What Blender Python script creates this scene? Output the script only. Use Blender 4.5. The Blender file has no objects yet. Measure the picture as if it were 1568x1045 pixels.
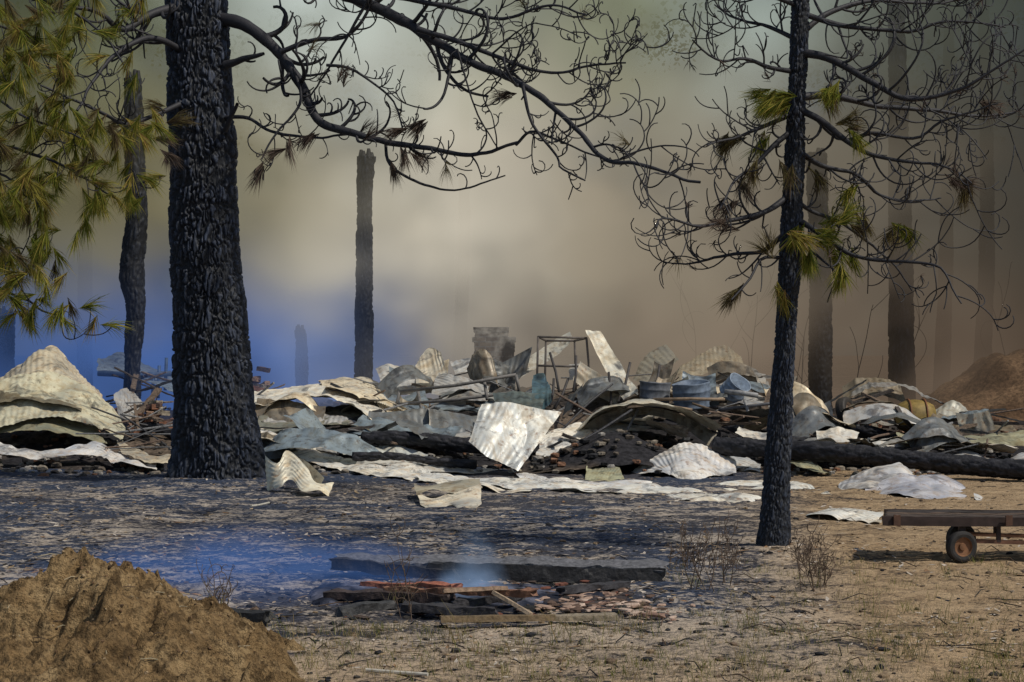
import bpy, math, random, time
import numpy as np
from mathutils import Vector, Matrix
T0=time.time()
F=2613.0; H=1.6
def W(px,py,d): return Vector(((px-784)/F*d, d, H+(540-py)/F*d))
def gd(py): return H*F/(py-540)
_DP=[480,505,560,610,650,680,700,720,750,780,800,900,1000]
_DD=[32,31,30,27.5,25.2,24,23.4,22.4,19.7,17.3,16.0,11.6,9.1]
def RD(py): return float(np.interp(py,_DP,_DD))
def R(t):
    if len(t)==3: return W(*t)
    return W(t[0],t[1],RD(t[1]))

# ---------------- numpy noise
def _h(ix,iy,iz,seed):
    n=(ix.astype(np.int64)*374761393+iy.astype(np.int64)*668265263+iz.astype(np.int64)*1274126177+seed*974634777)&0xffffffff
    n=((n^(n>>13))*1103515245)&0xffffffff
    n=((n^(n>>15))*2246822519)&0xffffffff
    n=n^(n>>16)
    return (n&0xffffff)/float(0xffffff)
def vn(p,seed=0):
    p=np.asarray(p,float); i=np.floor(p); f=p-i; f=f*f*(3-2*f)
    x,y,z=i[:,0],i[:,1],i[:,2]; r=0
    for dx in (0,1):
        for dy in (0,1):
            for dz in (0,1):
                w=(f[:,0] if dx else 1-f[:,0])*(f[:,1] if dy else 1-f[:,1])*(f[:,2] if dz else 1-f[:,2])
                r=r+w*_h(x+dx,y+dy,z+dz,seed)
    return r*2-1
def fbm(p,o=4,seed=0):
    p=np.asarray(p,float); a=1;r=0;s=0
    for k in range(o):
        r=r+a*vn(p*(2**k)+k*7.3,seed+k); s+=a; a*=.5
    return r/s
def voro(p,seed=0):
    i=np.floor(p); f1=np.full(len(p),9.);f2=f1.copy()
    for dx in (-1,0,1):
        for dy in (-1,0,1):
            for dz in (-1,0,1):
                c=i+np.array([dx,dy,dz])
                q=np.stack([_h(c[:,0],c[:,1],c[:,2],seed+k) for k in range(3)],1)+c
                d=np.sqrt(((q-p)**2).sum(1))
                m=d<f1
                f2=np.where(m,f1,np.minimum(f2,d)); f1=np.where(m,d,f1)
    return f1,f2
def sst(a,b,x):
    t=np.clip((x-a)/(b-a),0,1); return t*t*(3-2*t)

# ---------------- mesh builder
class MB:
    def __init__(s): s.v=[];s.f=[];s.m=[];s.c=[];s.n=0
    def add(s,v,f,mat=0,col=(.5,.5,.5)):
        v=np.asarray(v,float).reshape(-1,3)
        s.v.append(v); n=s.n
        s.f.extend([tuple([int(a)+n for a in q]) for q in f])
        s.m.extend([mat]*len(f))
        c=np.asarray(col,float)
        if c.ndim==1: c=np.tile(c,(len(v),1))
        s.c.append(c); s.n+=len(v)
    def obj(s,name,mats,smooth=True,parent=None,tint=None):
        me=bpy.data.meshes.new(name)
        v=np.concatenate(s.v)
        me.from_pydata(v.tolist(),[],s.f)
        for m in mats: me.materials.append(m)
        me.polygons.foreach_set('material_index',s.m)
        me.polygons.foreach_set('use_smooth',[smooth]*len(s.f))
        at=me.color_attributes.new('Col','FLOAT_COLOR','POINT')
        c=np.concatenate(s.c); c=np.hstack([c,np.ones((len(c),1))])
        at.data.foreach_set('color',c.ravel())
        me.update()
        o=bpy.data.objects.new(name,me); bpy.context.scene.collection.objects.link(o)
        if parent: o.parent=parent
        if tint: o.color=(*tint,1)
        return o
def empty(name):
    o=bpy.data.objects.new(name,None); bpy.context.scene.collection.objects.link(o); return o

def grid_faces(nu,nv,wrap=False):
    F_=[]
    for i in range(nu-1):
        for j in range(nv if wrap else nv-1):
            a=i*nv+j; b=i*nv+(j+1)%nv
            F_.append((a,b,b+nv,a+nv))
    return F_
def catmull(P,k=8):
    P=[np.array(p,float) for p in P]
    if len(P)<3:
        return np.array([P[0]+(P[-1]-P[0])*t for t in np.linspace(0,1,k+1)])
    Q=[2*P[0]-P[1]]+P+[2*P[-1]-P[-2]]; out=[]
    for i in range(1,len(Q)-2):
        for t in np.linspace(0,1,k,endpoint=False):
            a,b,c,d=Q[i-1],Q[i],Q[i+1],Q[i+2]
            out.append(.5*((2*b)+(c-a)*t+(2*a-5*b+4*c-d)*t*t+(3*b-a-3*c+d)*t**3))
    out.append(Q[-2]); return np.array(out)
def resamp(P,n):
    P=np.asarray(P); d=np.r_[0,np.cumsum(np.linalg.norm(np.diff(P[:,:3],axis=0),axis=1))]
    t=np.linspace(0,d[-1],n); return np.stack([np.interp(t,d,P[:,k]) for k in range(P.shape[1])],1)
def frames(P):
    T=np.gradient(P,axis=0); T/=np.linalg.norm(T,axis=1)[:,None]+1e-9
    u=np.cross(T[0],[0.3,.9,.2]); 
    if np.linalg.norm(u)<.1: u=np.cross(T[0],[1,0,0])
    U=[]
    for t in T:
        u=u-t*np.dot(u,t); u=u/(np.linalg.norm(u)+1e-9); U.append(u)
    U=np.array(U); return T,U,np.cross(T,U)
def tube(mb,P,r,n=6,mat=0,col=(.5,.5,.5),cap=False):
    P=np.asarray(P,float); r=np.broadcast_to(np.asarray(r,float),(len(P),))
    T,U,V=frames(P); a=np.linspace(0,2*math.pi,n,endpoint=False)
    v=P[:,None,:]+r[:,None,None]*(np.cos(a)[None,:,None]*U[:,None,:]+np.sin(a)[None,:,None]*V[:,None,:])
    f=grid_faces(len(P),n,True)
    v=v.reshape(-1,3)
    if cap:
        f=f+[tuple(range(n))[::-1],tuple((len(P)-1)*n+k for k in range(n))]
    mb.add(v,f,mat,col)

# ---------------- materials
class NT:
    def __init__(s,name):
        s.mat=bpy.data.materials.new(name); s.mat.use_nodes=True
        s.t=s.mat.node_tree; s.t.nodes.clear(); s.out=s.t.nodes.new('ShaderNodeOutputMaterial')
    def n(s,ty,**k):
        x=s.t.nodes.new(ty)
        for a,b in k.items(): setattr(x,a,b)
        return x
    def l(s,a,b): s.t.links.new(a,b)
    def inp(s,node,key,v):
        if isinstance(v,bpy.types.NodeSocket): s.l(v,node.inputs[key])
        else: node.inputs[key].default_value=v
    def coord(s): return s.n('ShaderNodeTexCoord').outputs['Object']
    def mapp(s,vec,scale=(1,1,1),loc=(0,0,0),rot=(0,0,0)):
        m=s.n('ShaderNodeMapping'); s.l(vec,m.inputs[0]); m.inputs['Scale'].default_value=scale; m.inputs['Location'].default_value=loc; m.inputs['Rotation'].default_value=rot
        return m.outputs[0]
    def noise(s,vec,scale=5,det=4,rough=.55,dist=0):
        x=s.n('ShaderNodeTexNoise'); s.l(vec,x.inputs['Vector']); x.inputs['Scale'].default_value=scale; x.inputs['Detail'].default_value=det; x.inputs['Roughness'].default_value=rough; x.inputs['Distortion'].default_value=dist
        return x.outputs[0]
    def ramp(s,fac,st,interp='LINEAR'):
        r=s.n('ShaderNodeValToRGB'); s.l(fac,r.inputs[0]); e=r.color_ramp; e.interpolation=interp
        while len(e.elements)<len(st): e.elements.new(.5)
        for el,(p,c) in zip(e.elements,st):
            el.position=p; el.color=(*c,1) if isinstance(c,(tuple,list)) else (c,c,c,1)
        return r.outputs[0]
    def math(s,op,a,b=0.0,c=0.0,clamp=False):
        x=s.n('ShaderNodeMath',operation=op,use_clamp=clamp); s.inp(x,0,a); s.inp(x,1,b); s.inp(x,2,c); return x.outputs[0]
    def mr(s,v,a,b,c,d):
        x=s.n('ShaderNodeMapRange'); s.l(v,x.inputs[0])
        for i,q in enumerate((a,b,c,d)): x.inputs[i+1].default_value=q
        return x.outputs[0]
    def mix(s,f,a,b,bt='MIX'):
        x=s.n('ShaderNodeMix',data_type='RGBA',blend_type=bt); s.inp(x,0,f)
        for k,v in ((6,a),(7,b)):
            if isinstance(v,(tuple,list)): v=(*v,1) if len(v)==3 else v
            s.inp(x,k,v)
        return x.outputs[2]
    def bump(s,h,st=.5,dist=.02):
        b=s.n('ShaderNodeBump'); s.l(h,b.inputs['Height']); b.inputs['Strength'].default_value=st; b.inputs['Distance'].default_value=dist; return b.outputs[0]
    def bsdf(s,col,rough=.8,metal=0,normal=None,spec=.3):
        b=s.n('ShaderNodeBsdfPrincipled'); 
        if isinstance(col,(tuple,list)): col=(*col,1)
        s.inp(b,'Base Color',col); s.inp(b,'Roughness',rough); s.inp(b,'Metallic',metal); s.inp(b,'Specular IOR Level',spec)
        if normal is not None: s.l(normal,b.inputs['Normal'])
        s.l(b.outputs[0],s.out.inputs[0]); return b
    def col(s):
        a=s.n('ShaderNodeVertexColor'); a.layer_name='Col'; return a.outputs[0]

def m_vcol(name,rough=.85,nscale=20,bump=.3,bd=.01,var=.5,spec=.2,trans=False):
    t=NT(name); c=t.coord(); n=t.noise(c,nscale,3)
    k=t.ramp(n,[(0.25,1-var),(.75,1+var*0.6)])
    col=t.mix(1.0,t.col(),k,'MULTIPLY')
    if trans:
        b=t.n('ShaderNodeBsdfDiffuse'); t.l(col,b.inputs[0])
        tr=t.n('ShaderNodeBsdfTranslucent'); t.l(col,tr.inputs[0]); mx=t.n('ShaderNodeMixShader'); mx.inputs[0].default_value=.4
        t.l(b.outputs[0],mx.inputs[1]); t.l(tr.outputs[0],mx.inputs[2]); t.l(mx.outputs[0],t.out.inputs[0])
    else: t.bsdf(col,rough,0,t.bump(n,bump,bd) if bump else None,spec)
    return t.mat
M_bark=m_vcol('charred_bark',.65,60,.5,.006,.5,.45)
M_needle=m_vcol('pine_needles',.6,9,0,.01,.4,.2,True)
M_char=m_vcol('charred_wood',.65,30,.8,.01,.6,.4)
M_generic=m_vcol('weathered_paint',.6,12,.3,.004,.5,.3)
M_litter=m_vcol('dry_litter',.9,30,0,.01,.4,.1)
M_rub=m_vcol('rubble_ash',.95,14,.9,.03,.7,.1)

def m_metal():
    t=NT('scorched_zinc'); c=t.coord(); oi=t.n('ShaderNodeObjectInfo')
    vm=t.n('ShaderNodeVectorMath',operation='ADD'); t.l(c,vm.inputs[0])
    comb=t.n('ShaderNodeCombineXYZ'); k=t.math('MULTIPLY',oi.outputs['Random'],37.); t.l(k,comb.inputs[0]); t.l(k,comb.inputs[2]); t.l(comb.outputs[0],vm.inputs[1])
    v=vm.outputs[0]
    n1=t.noise(v,1.5,4,.6,.6); n2=t.noise(t.mapp(v,(1,1,.2)),8,4,.7); n3=t.noise(v,2.6,5,.7,1.)
    col=t.ramp(n1,[(.28,(.34,.36,.39)),(.42,(.58,.58,.56)),(.58,(.78,.75,.67)),(.72,(.50,.43,.32))])
    col=t.mix(t.ramp(n2,[(.46,0.),(.66,.65)]),col,(.44,.33,.21))
    col=t.mix(t.ramp(n3,[(.53,0.),(.60,.55),(.70,.9)]),col,(.09,.09,.10))
    col=t.mix(t.ramp(t.noise(v,11,4,.6),[(.60,0.),(.70,.75)]),col,(.25,.14,.08))
    col=t.mix(1.0,col,oi.outputs['Color'],'MULTIPLY')
    t.bsdf(col,t.ramp(n2,[(.3,.38),(.7,.65)]),.15,t.bump(n2,.3,.012),.4)
    return t.mat
M_metal=m_metal()

def m_ground():
    t=NT('ash_and_sand'); c=t.coord(); s=t.n('ShaderNodeSeparateXYZ'); t.l(c,s.inputs[0]); x,y=s.outputs[0],s.outputs[1]
    a=t.noise(t.mapp(c,(.55,1,1)),.8,5,.6,.5); b=t.noise(t.mapp(c,(.65,1.2,1)),3.6,5,.7,.4); f=t.noise(t.mapp(c,(.8,1,1)),22,4,.75); g=t.noise(c,.35,3)
    near=t.mr(y,7.8,11.8,.13,0.0)
    xr=t.mr(t.math('SUBTRACT',x,t.math('MULTIPLY',y,.13)),-.5,1.5,0.,.20)
    back=t.mr(y,20,25,0.,-.12)
    k=t.math('ADD',t.math('MULTIPLY',a,.42),t.math('MULTIPLY',b,.70))
    mx=t.math('MAXIMUM',near,xr)
    k=t.math('ADD',k,t.math('ADD',mx,back))
    k=t.math('ADD',k,t.math('MULTIPLY',t.math('SUBTRACT',f,.5),.60))
    sand=t.mix(t.ramp(b,[(.3,0.),(.7,1.)]),(.24,.16,.088),(.50,.365,.22))
    pale=t.mix(t.ramp(mx,[(0.03,0.),(.14,1.)]),(.48,.41,.33),sand)
    ash=t.mix(t.ramp(f,[(.35,0.),(.7,1.)]),(.014,.022,.040),(.075,.098,.155))  # blue-grey ash, pushed bluer to paint in the haze of low smoke
    ash=t.mix(t.ramp(g,[(.45,0.),(.62,.5)]),ash,(.08,.065,.05))
    ash=t.mix(t.ramp(mx,[(0.02,0.),(.14,.85)]),ash,(.065,.048,.033))
    m=t.ramp(k,[(.570,0.),(.625,.6),(.72,1.)])
    col=t.mix(m,ash,pale)
    col=t.mix(t.ramp(f,[(.34,.7),(.46,0.)]),col,(.03,.028,.026))
    hh=t.math('ADD',f,b)
    t.bsdf(col,.92,0,t.bump(hh,.9,.05),.15); return t.mat
M_ground=m_ground()
def m_dirt():
    t=NT('loose_dirt'); c=t.coord(); a=t.noise(c,2.6,5,.65,.8); f=t.noise(c,38,5,.75); b=t.noise(c,11,4,.7)
    col=t.ramp(a,[(.3,(.13,.082,.038)),(.5,(.32,.21,.10)),(.68,(.50,.355,.185))])
    col=t.mix(t.ramp(b,[(.38,.8),(.52,0.)]),col,(.085,.055,.028))
    col=t.mix(t.ramp(f,[(.37,.7),(.5,0.)]),col,(.05,.037,.022))
    t.bsdf(col,.95,0,t.bump(t.math('ADD',f,t.math('MULTIPLY',b,2.)),1.,.04),.1); return t.mat
M_dirt=m_dirt()

# ---------------- ground
def hrub(x,y):
    x=np.asarray(x,float);y=np.asarray(y,float)
    e=sst(22.8,28.5,y)*(1-sst(33,38,y))
    e2=.45+.34*np.exp(-((x-.8)/4.5)**2)+.12*sst(-7,-9.5,x)
    e2*=1-.25*sst(3,7,x)
    p=np.stack([x.ravel(),y.ravel(),x.ravel()*0],1)
    n=fbm(p*.8,4,5).reshape(x.shape); n2=fbm(p*4,3,9).reshape(x.shape)
    h=e*(e2*(1+.5*n)+.12*n2)
    h=np.maximum(h,(.50+.08*n2)*np.exp(-(((x-1.45)/.95)**2+((y-23.6)/1.0)**2)))
    return h
def gz(x,y):
    x=np.asarray(x,float);y=np.asarray(y,float)
    p=np.stack([x.ravel(),y.ravel(),x.ravel()*0],1)
    n=fbm(p*.7,3,1)*.04+fbm(p*3.5,3,2)*.024+fbm(p*12,3,3)*.014
    r=np.hypot(x+3.62,y-20.9).ravel()
    n=n+.12*np.exp(-(r/.9)**2)
    r2=np.hypot(x-2.1,y-13.7).ravel(); n=n+.05*np.exp(-(r2/.5)**2)
    k=sst(60,120,np.hypot(x,y)).ravel()
    return (n*(1-k)).reshape(x.shape)
ys=[-30,-15,0,4]; y=5.5
while y<40: ys.append(y); y+=max(.03,.0045*y)
while y<900: ys.append(y); y*=1.15
xs=[-900,-400,-200,-100,-60,-40,-28,-20]+list(np.arange(-14,-4.5,.08))+list(np.arange(-4.5,4.5,.045))+list(np.arange(4.5,14,.08))+[20,28,40,60,100,200,400,900]
X,Y=np.meshgrid(xs,ys)
Z=gz(X,Y)
mb=MB(); mb.add(np.stack([X,Y,Z],-1).reshape(-1,3),grid_faces(len(ys),len(xs))); mb.obj('ground',[M_ground])

xs=np.arange(-15,15.01,.08); ys=np.arange(22.5,39,.11)
X,Y=np.meshgrid(xs,ys); hr=hrub(X,Y)
Z=hr+gz(X,Y)-.03+.03*fbm(np.stack([X.ravel()*9,Y.ravel()*9,X.ravel()*0],1),3,4).reshape(X.shape)*sst(.02,.15,hr)
n=fbm(np.stack([X.ravel()*1.3,Y.ravel()*1.3,X.ravel()*0],1),4,12); w=sst(-.1,.4,n)[:,None]
col=np.array([.032,.031,.034])*(1-w)+np.array([.13,.10,.075])*w
mb=MB(); mb.add(np.stack([X,Y,Z],-1).reshape(-1,3),grid_faces(len(ys),len(xs)),0,col); mb.obj('rubble_mound',[M_rub])

# dirt mound, near left
g=np.arange(-1.7,1.7,.012); X,Y=np.meshgrid(g,g); r=np.hypot(X,Y*.9)
ang=np.arctan2(Y,X); P3=np.stack([X.ravel(),Y.ravel(),X.ravel()*0],1)
wr=fbm(P3*3,3,35).reshape(X.shape)
r=r*(1+.12*np.sin(ang*3+1)+.05*np.sin(ang*5))+.06*wr
base=np.clip(1-r/1.25,0,1)**1.15
n1=fbm(P3*2.2,4,31).reshape(X.shape); n2=fbm(P3*8+wr.ravel()[:,None],5,32).reshape(X.shape); n3=np.abs(fbm(P3*16,4,33)).reshape(X.shape)
e_=sst(0,.15,base)
Z=.72*base*(1+.25*n1)+.13*n2*e_-.11*n3*e_+.06*np.abs(fbm(P3*5,3,36)).reshape(X.shape)*e_
Z-=.20*np.exp(-(((X+.02)/.12)**2+((Y+.38)/.13)**2))+.13*np.exp(-(((X+.2)/.1)**2+((Y+.3)/.12)**2))+.10*np.exp(-(((X-.35)/.08)**2+((Y+.45)/.10)**2))
Z=np.where(base<=0,-.12,Z-.02)
def mound_z(x,y):
    i=int(round((y-8.15+1.7)/.012)); j=int(round((x+2.02+1.7)/.012)); return float(Z_m[min(max(i,0),len(g)-1),min(max(j,0),len(g)-1)])
Z_m=Z.copy()
V=np.stack([X-2.02,Y+8.15,Z],-1).reshape(-1,3)
mb=MB(); mb.add(V,grid_faces(len(g),len(g))); mb.obj('dirt_mound',[M_dirt])
xs=np.arange(6.5,22,.1); ys=np.arange(25,42,.12); X,Y=np.meshgrid(xs,ys)
P3=np.stack([X.ravel(),Y.ravel(),X.ravel()*0],1)
Z=1.62*np.exp(-(((X-9.6)/2.3)**2+((Y-31.0)/2.3)**2))+1.1*np.exp(-(((X-14)/3.6)**2+((Y-31)/3)**2))
Z=Z*(1+.35*fbm(P3*.9,4,41).reshape(X.shape))+.12*fbm(P3*4,4,42).reshape(X.shape)*sst(0.02,.3,Z)-.06
w=sst(-.3,.3,fbm(P3*2,3,43))[:,None]
mb=MB(); mb.add(np.stack([X,Y,Z],-1).reshape(-1,3),grid_faces(len(ys),len(xs)),0,np.array([.10,.058,.032])*(1-w)+np.array([.24,.15,.085])*w); mb.obj('earth_bank',[M_rub])

# ---------------- trees
rng=random.Random(7)
def rv(s=1): return Vector((rng.uniform(-1,1),rng.uniform(-1,1),rng.uniform(-1,1)))*s
def trunk(mb,P,rad,na=200,nz=400,cell=.075,cz=.22,depth=.03,flare=0,seed=0,dark=1.0):
    Q=catmull([list(p)+[r] for p,r in zip(P,rad)],10); Q=resamp(Q,nz)
    C=Q[:,:3]; r=Q[:,3]; a=np.linspace(0,2*math.pi,na,endpoint=False)
    A,ZZ=np.meshgrid(a,C[:,2]); Rr=r[:,None]*np.ones_like(A)
    if flare:
        fl=np.exp(-np.clip(ZZ-C[0,2],0,9)/.35)
        Rr=Rr*(1+flare*fl*(.6*np.cos(5*A+seed)+.5*np.cos(3*A+1+seed)))
    cx=np.cos(A);cy=np.sin(A)
    p=np.stack([cx*Rr,cy*Rr,ZZ],-1).reshape(-1,3)
    k=1/cell
    wv=fbm(p*k*.5,3,seed+3); wv2=fbm(p*k*.5+9,3,seed+5)
    q=p/np.array([cell,cell,cz])+np.stack([wv,wv2,wv*.6],1)*1.1
    f1,f2=voro(q,seed); e=f2-f1
    rid=np.abs(fbm(p*np.array([k*.9,k*.9,1/cz*.9])+wv[:,None]*.5,3,seed+15))
    hgt=sst(.0,.26,e)*(.25+.75*sst(.0,.20,rid))
    fine=fbm(p*np.array([4*k,4*k,2.2/cz]),3,seed+8)
    disp=(hgt-.6)*depth*(1+.5*wv2)+fine*depth*.30+fbm(p*2.2,3,seed+11)*depth*1.0
    Rd=Rr.reshape(-1)+disp
    V=np.stack([np.repeat(C[:,0],na)+cx.ravel()*Rd,np.repeat(C[:,1],na)+cy.ravel()*Rd,ZZ.ravel()],1)
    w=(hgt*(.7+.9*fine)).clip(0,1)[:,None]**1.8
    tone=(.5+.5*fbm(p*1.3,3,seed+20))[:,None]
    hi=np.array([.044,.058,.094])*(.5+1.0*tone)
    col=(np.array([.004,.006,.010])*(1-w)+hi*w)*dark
    f=grid_faces(nz,na,True)+[tuple((nz-1)*na+k for k in range(na))]
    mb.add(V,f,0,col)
RMIN=.0055
def twig(mb,p,d,L,r,lev,tips,curl=None,up=1.0,n=None,colr=(.02,.02,.024)):
    ns=max(7,int(L/.045)); ns=min(ns,20)
    d=Vector(d).normalized(); p=Vector(p)
    ax=d.cross(Vector((0,rng.uniform(-.2,.2),up)))+rv(.35)
    if ax.length<.1: ax=rv(1)
    ax.normalize()
    tot=curl if curl is not None else rng.choice([rng.uniform(.6,1.4),rng.uniform(1.4,2.6),rng.uniform(2.2,3.4)])
    if rng.random()<.15: tot=-tot*.7
    pts=[p.copy()]; dirs=[d.copy()]
    for i in range(ns):
        t=(i+1)/ns
        d=Matrix.Rotation(tot/ns*(.15+1.7*t),3,ax)@d
        d=(d+rv(.07)).normalized()
        p=p+d*(L/ns); pts.append(p.copy()); dirs.append(d.copy())
    rr=np.linspace(max(r,RMIN),max(r*.5,RMIN*.8),len(pts))
    tube(mb,[tuple(q) for q in pts],rr,4 if r<.009 else 6,0,colr)
    if lev>0:
        k=n if n is not None else rng.randint(1,4)
        for _ in range(k):
            i=rng.randint(int(ns*.2),ns-1)
            sd=dirs[i].cross(rv(1)).normalized()
            nd=(dirs[i]*.65+sd*.8).normalized()
            twig(mb,pts[i],nd,L*rng.uniform(.4,.7),rr[i]*.7,lev-1,tips,None,up)
    tips.append((p.copy(),d.copy()))
def branch(mb,P,r0,r1,nt=10,tl=.6,lev=1,tips=None,dj=.35,flat=.6):
    P=[list(p) for p in P]
    for i in range(1,len(P)):
        P[i][0]+=rng.uniform(-.02,.02); P[i][2]+=rng.uniform(-.02,.02)
    C=catmull(P,9); L=np.linalg.norm(np.diff(C,axis=0),axis=1).sum()
    n=max(12,int(L/.06)); C=resamp(C,n)
    C=C+np.stack([fbm(C*5+k*11,2,3+k) for k in range(3)],1)*.03*np.linspace(0,1,n)[:,None]
    rr=np.linspace(r0**.7,r1**.7,n)**(1/.7)
    rr=rr*(1+.15*fbm(C*9,2,6))
    tube(mb,C,rr,8,0,(.02,.02,.025))
    T=np.gradient(C,axis=0)
    for k in range(nt):
        i=int(n*(.12+.86*(k+rng.random())/nt)); i=min(i,n-2)
        t=Vector(T[i]).normalized(); s=t.cross(rv(1)); s.y*=flat; s.normalize()
        d=(t*.6+s*.8); 
        twig(mb,C[i],d,tl*rng.uniform(.45,1.3),max(RMIN*1.1,rr[i]*.5),lev,tips)
    tips.append((Vector(C[-1]),Vector(T[-1]).normalized()))
def tuft(mb,p,d,L=.2,n=60,kind='green',spread=.75,droop=.5,wk=1.):
    d=Vector(d).normalized(); p=Vector(p)
    for _ in range(n):
        b=p-d*rng.uniform(0,.11)
        v=(d*1.0+rv(spread)+Vector((0,0,-droop*.3))).normalized()
        l=L*rng.uniform(.6,1.1); w=rng.uniform(.0018,.0034)*wk
        s=v.cross(rv(1)).normalized()*w
        m1=b+v*l*.5; v2=(v+Vector((0,0,-droop*rng.uniform(.3,1.)))).normalized(); e=m1+v2*l*.5
        k=rng.random()
        if kind=='green': c=(.17,.20,.035) if k<.45 else ((.28,.26,.05) if k<.75 else ((.36,.29,.07) if k<.9 else (.06,.09,.02)))
        elif kind=='yellow': c=(.36,.31,.07) if k<.6 else ((.2,.2,.05) if k<.8 else (.38,.24,.09))
        elif kind=='brown': c=(.12,.09,.07) if k<.6 else ((.19,.145,.12) if k<.85 else (.05,.04,.035))
        else: c=(.18,.15,.06) if k<.5 else (.12,.09,.055)
        mb.add([b-s,b+s,m1+s*.9,m1-s*.9,e],[(0,1,2,3),(3,2,4)],0,c)

# --- big left pine
d=20.9
root=empty('pine_tree')
mb=MB()
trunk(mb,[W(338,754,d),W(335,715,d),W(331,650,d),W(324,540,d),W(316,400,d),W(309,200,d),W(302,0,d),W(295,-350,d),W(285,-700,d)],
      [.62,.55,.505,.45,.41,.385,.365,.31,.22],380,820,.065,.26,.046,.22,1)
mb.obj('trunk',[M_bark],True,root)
mb=MB(); tips=[]
def L_(pts,d0,d1=None):
    d1=d0 if d1 is None else d1; n=len(pts)
    return [W(a,b,d0+(d1-d0)*i/(n-1)) for i,(a,b) in enumerate(pts)]
RMIN=.0075
branch(mb,L_([(335,28),(378,38),(425,78),(462,132),(490,185),(545,205),(600,216),(655,228),(720,237),(790,222)],20.8,19.3),.085,.017,17,.55,1,tips)
branch(mb,L_([(300,-90),(420,-60),(530,-10),(600,22),(660,58),(720,95),(800,130),(850,168),(885,205),(930,243),(985,252),(1070,284)],20.8,17.8),.10,.014,27,.85,2,tips)
branch(mb,L_([(640,45),(700,60),(760,90),(840,110),(900,100),(960,95)],19.6,19.0),.035,.01,14,.7,2,tips)
branch(mb,L_([(520,-20),(620,-5),(700,15),(770,30),(840,10),(900,20)],19.9,19.0),.04,.01,14,.7,2,tips)
branch(mb,L_([(800,130),(815,190),(850,240),(862,262),(895,280)],18.8,18.6),.022,.009,6,.45,1,tips)
branch(mb,L_([(790,222),(815,200),(860,215),(930,246)],19.3,18.8),.018,.009,5,.45,1,tips)
branch(mb,L_([(590,216),(598,250),(640,280),(700,290),(775,270)],19.9,19.5),.02,.008,4,.25,0,tips)
branch(mb,L_([(345,100),(375,92),(402,84)],20.7,20.4),.055,.02,2,.3,0,tips)
branch(mb,L_([(345,200),(362,160)],20.6,20.3),.035,.02,0,.3,0,tips)
branch(mb,L_([(340,180),(380,182),(420,205),(480,212),(545,206)],20.7,20.0),.024,.012,6,.45,1,tips)
branch(mb,L_([(450,105),(460,160),(420,205),(400,245)],20.2,20.0),.022,.01,7,.45,1,tips)
branch(mb,L_([(430,80),(480,60),(530,55),(560,20),(575,-30)],20.3,20.0),.034,.014,8,.55,1,tips)
branch(mb,L_([(500,100),(540,105),(600,150),(620,200)],20,19.8),.018,.01,8,.4,1,tips)
branch(mb,L_([(570,-10),(530,60),(500,110),(470,150)],20,20.2),.022,.01,5,.5,1,tips)
branch(mb,L_([(700,75),(730,170),(760,225)],19.2,19.3),.014,.008,4,.35,1,tips)
branch(mb,L_([(280,10),(230,20),(190,45),(150,20),(90,10)],20.7,19.5),.065,.016,14,.6,1,tips)
branch(mb,L_([(285,80),(240,60),(200,70),(150,110),(120,170)],20.7,19.3),.045,.014,12,.5,1,tips)
branch(mb,L_([(275,160),(230,180),(190,190),(150,170),(60,130)],20.5,19.2),.035,.012,12,.5,1,tips)
for k in range(9):
    a=rng.uniform(0,6.28); z=rng.uniform(6.3,11); st=Vector((-3.9,20.9,z)); dv=Vector((math.cos(a),math.sin(a),.15))
    branch(mb,[st,st+dv*1.2,st+dv*2.4+Vector((0,0,-.1)),st+dv*3.2+Vector((0,0,.3))],.06,.012,10,.7,1,tips)
mb.obj('branches',[M_bark],True,root)
mb=MB()
for (a,b,dx,dz,n) in [(475,212,-.8,-.5,70),(400,262,-.5,-.9,60),(425,228,-.8,-.3,50),(440,225,.2,-1,40),(640,190,-.6,-.5,70),(615,205,-.9,-.2,60),(640,235,.6,-.5,50),
      (600,255,.3,-1,60),(620,238,.1,-.8,50),(775,142,-1,.05,45),(525,118,.2,.5,40),(560,200,.5,.5,40),(250,215,.6,0,60),(255,240,.3,-.2,60),(245,160,-.7,.2,50),(270,185,.8,.3,50),(230,195,-.8,0,50),(180,190,-1,-.2,50)]:
    for s in range(2): tuft(mb,W(a+rng.uniform(-6,6),b+rng.uniform(-6,6),rng.uniform(19.2,20.2)),(dx+rng.uniform(-.2,.2),rng.uniform(-.5,.3),dz),.3,n,'brown' if a>300 or b>200 else 'mixed',.4,.4,1.3)
for p,dd in tips:
    if p.z>6.6 or rng.random()<.02: tuft(mb,p,dd,.24,30,'mixed')
mb.obj('needles',[M_needle],False,root)

# --- slim right pine
d=13.7; RMIN=.0052
root=empty('pine_tree'); mb=MB()
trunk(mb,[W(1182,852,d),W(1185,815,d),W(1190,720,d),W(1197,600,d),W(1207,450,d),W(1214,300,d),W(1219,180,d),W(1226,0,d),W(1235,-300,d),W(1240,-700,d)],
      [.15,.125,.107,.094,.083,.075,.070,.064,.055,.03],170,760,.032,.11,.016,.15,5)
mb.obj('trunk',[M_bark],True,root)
mb=MB(); tips=[]
def rb(pts,r0,nt,tl,lev,dy=-.6,r1=.006): branch(mb,L_(pts,13.7,13.7+dy),r0*1.1,r1,max(3,int(nt*.8)) if nt else 0,tl*1.1,lev,tips)
rb([(1215,110),(1180,100),(1140,92),(1100,90),(1060,60)],.02,14,.35,1)
rb([(1218,60),(1170,40),(1130,30),(1090,5)],.018,12,.35,1,.5)
rb([(1213,200),(1180,232),(1150,260),(1120,280),(1100,320)],.022,14,.35,1)
rb([(1212,175),(1170,195),(1120,215),(1080,225)],.02,10,.3,1,-.4)
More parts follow.
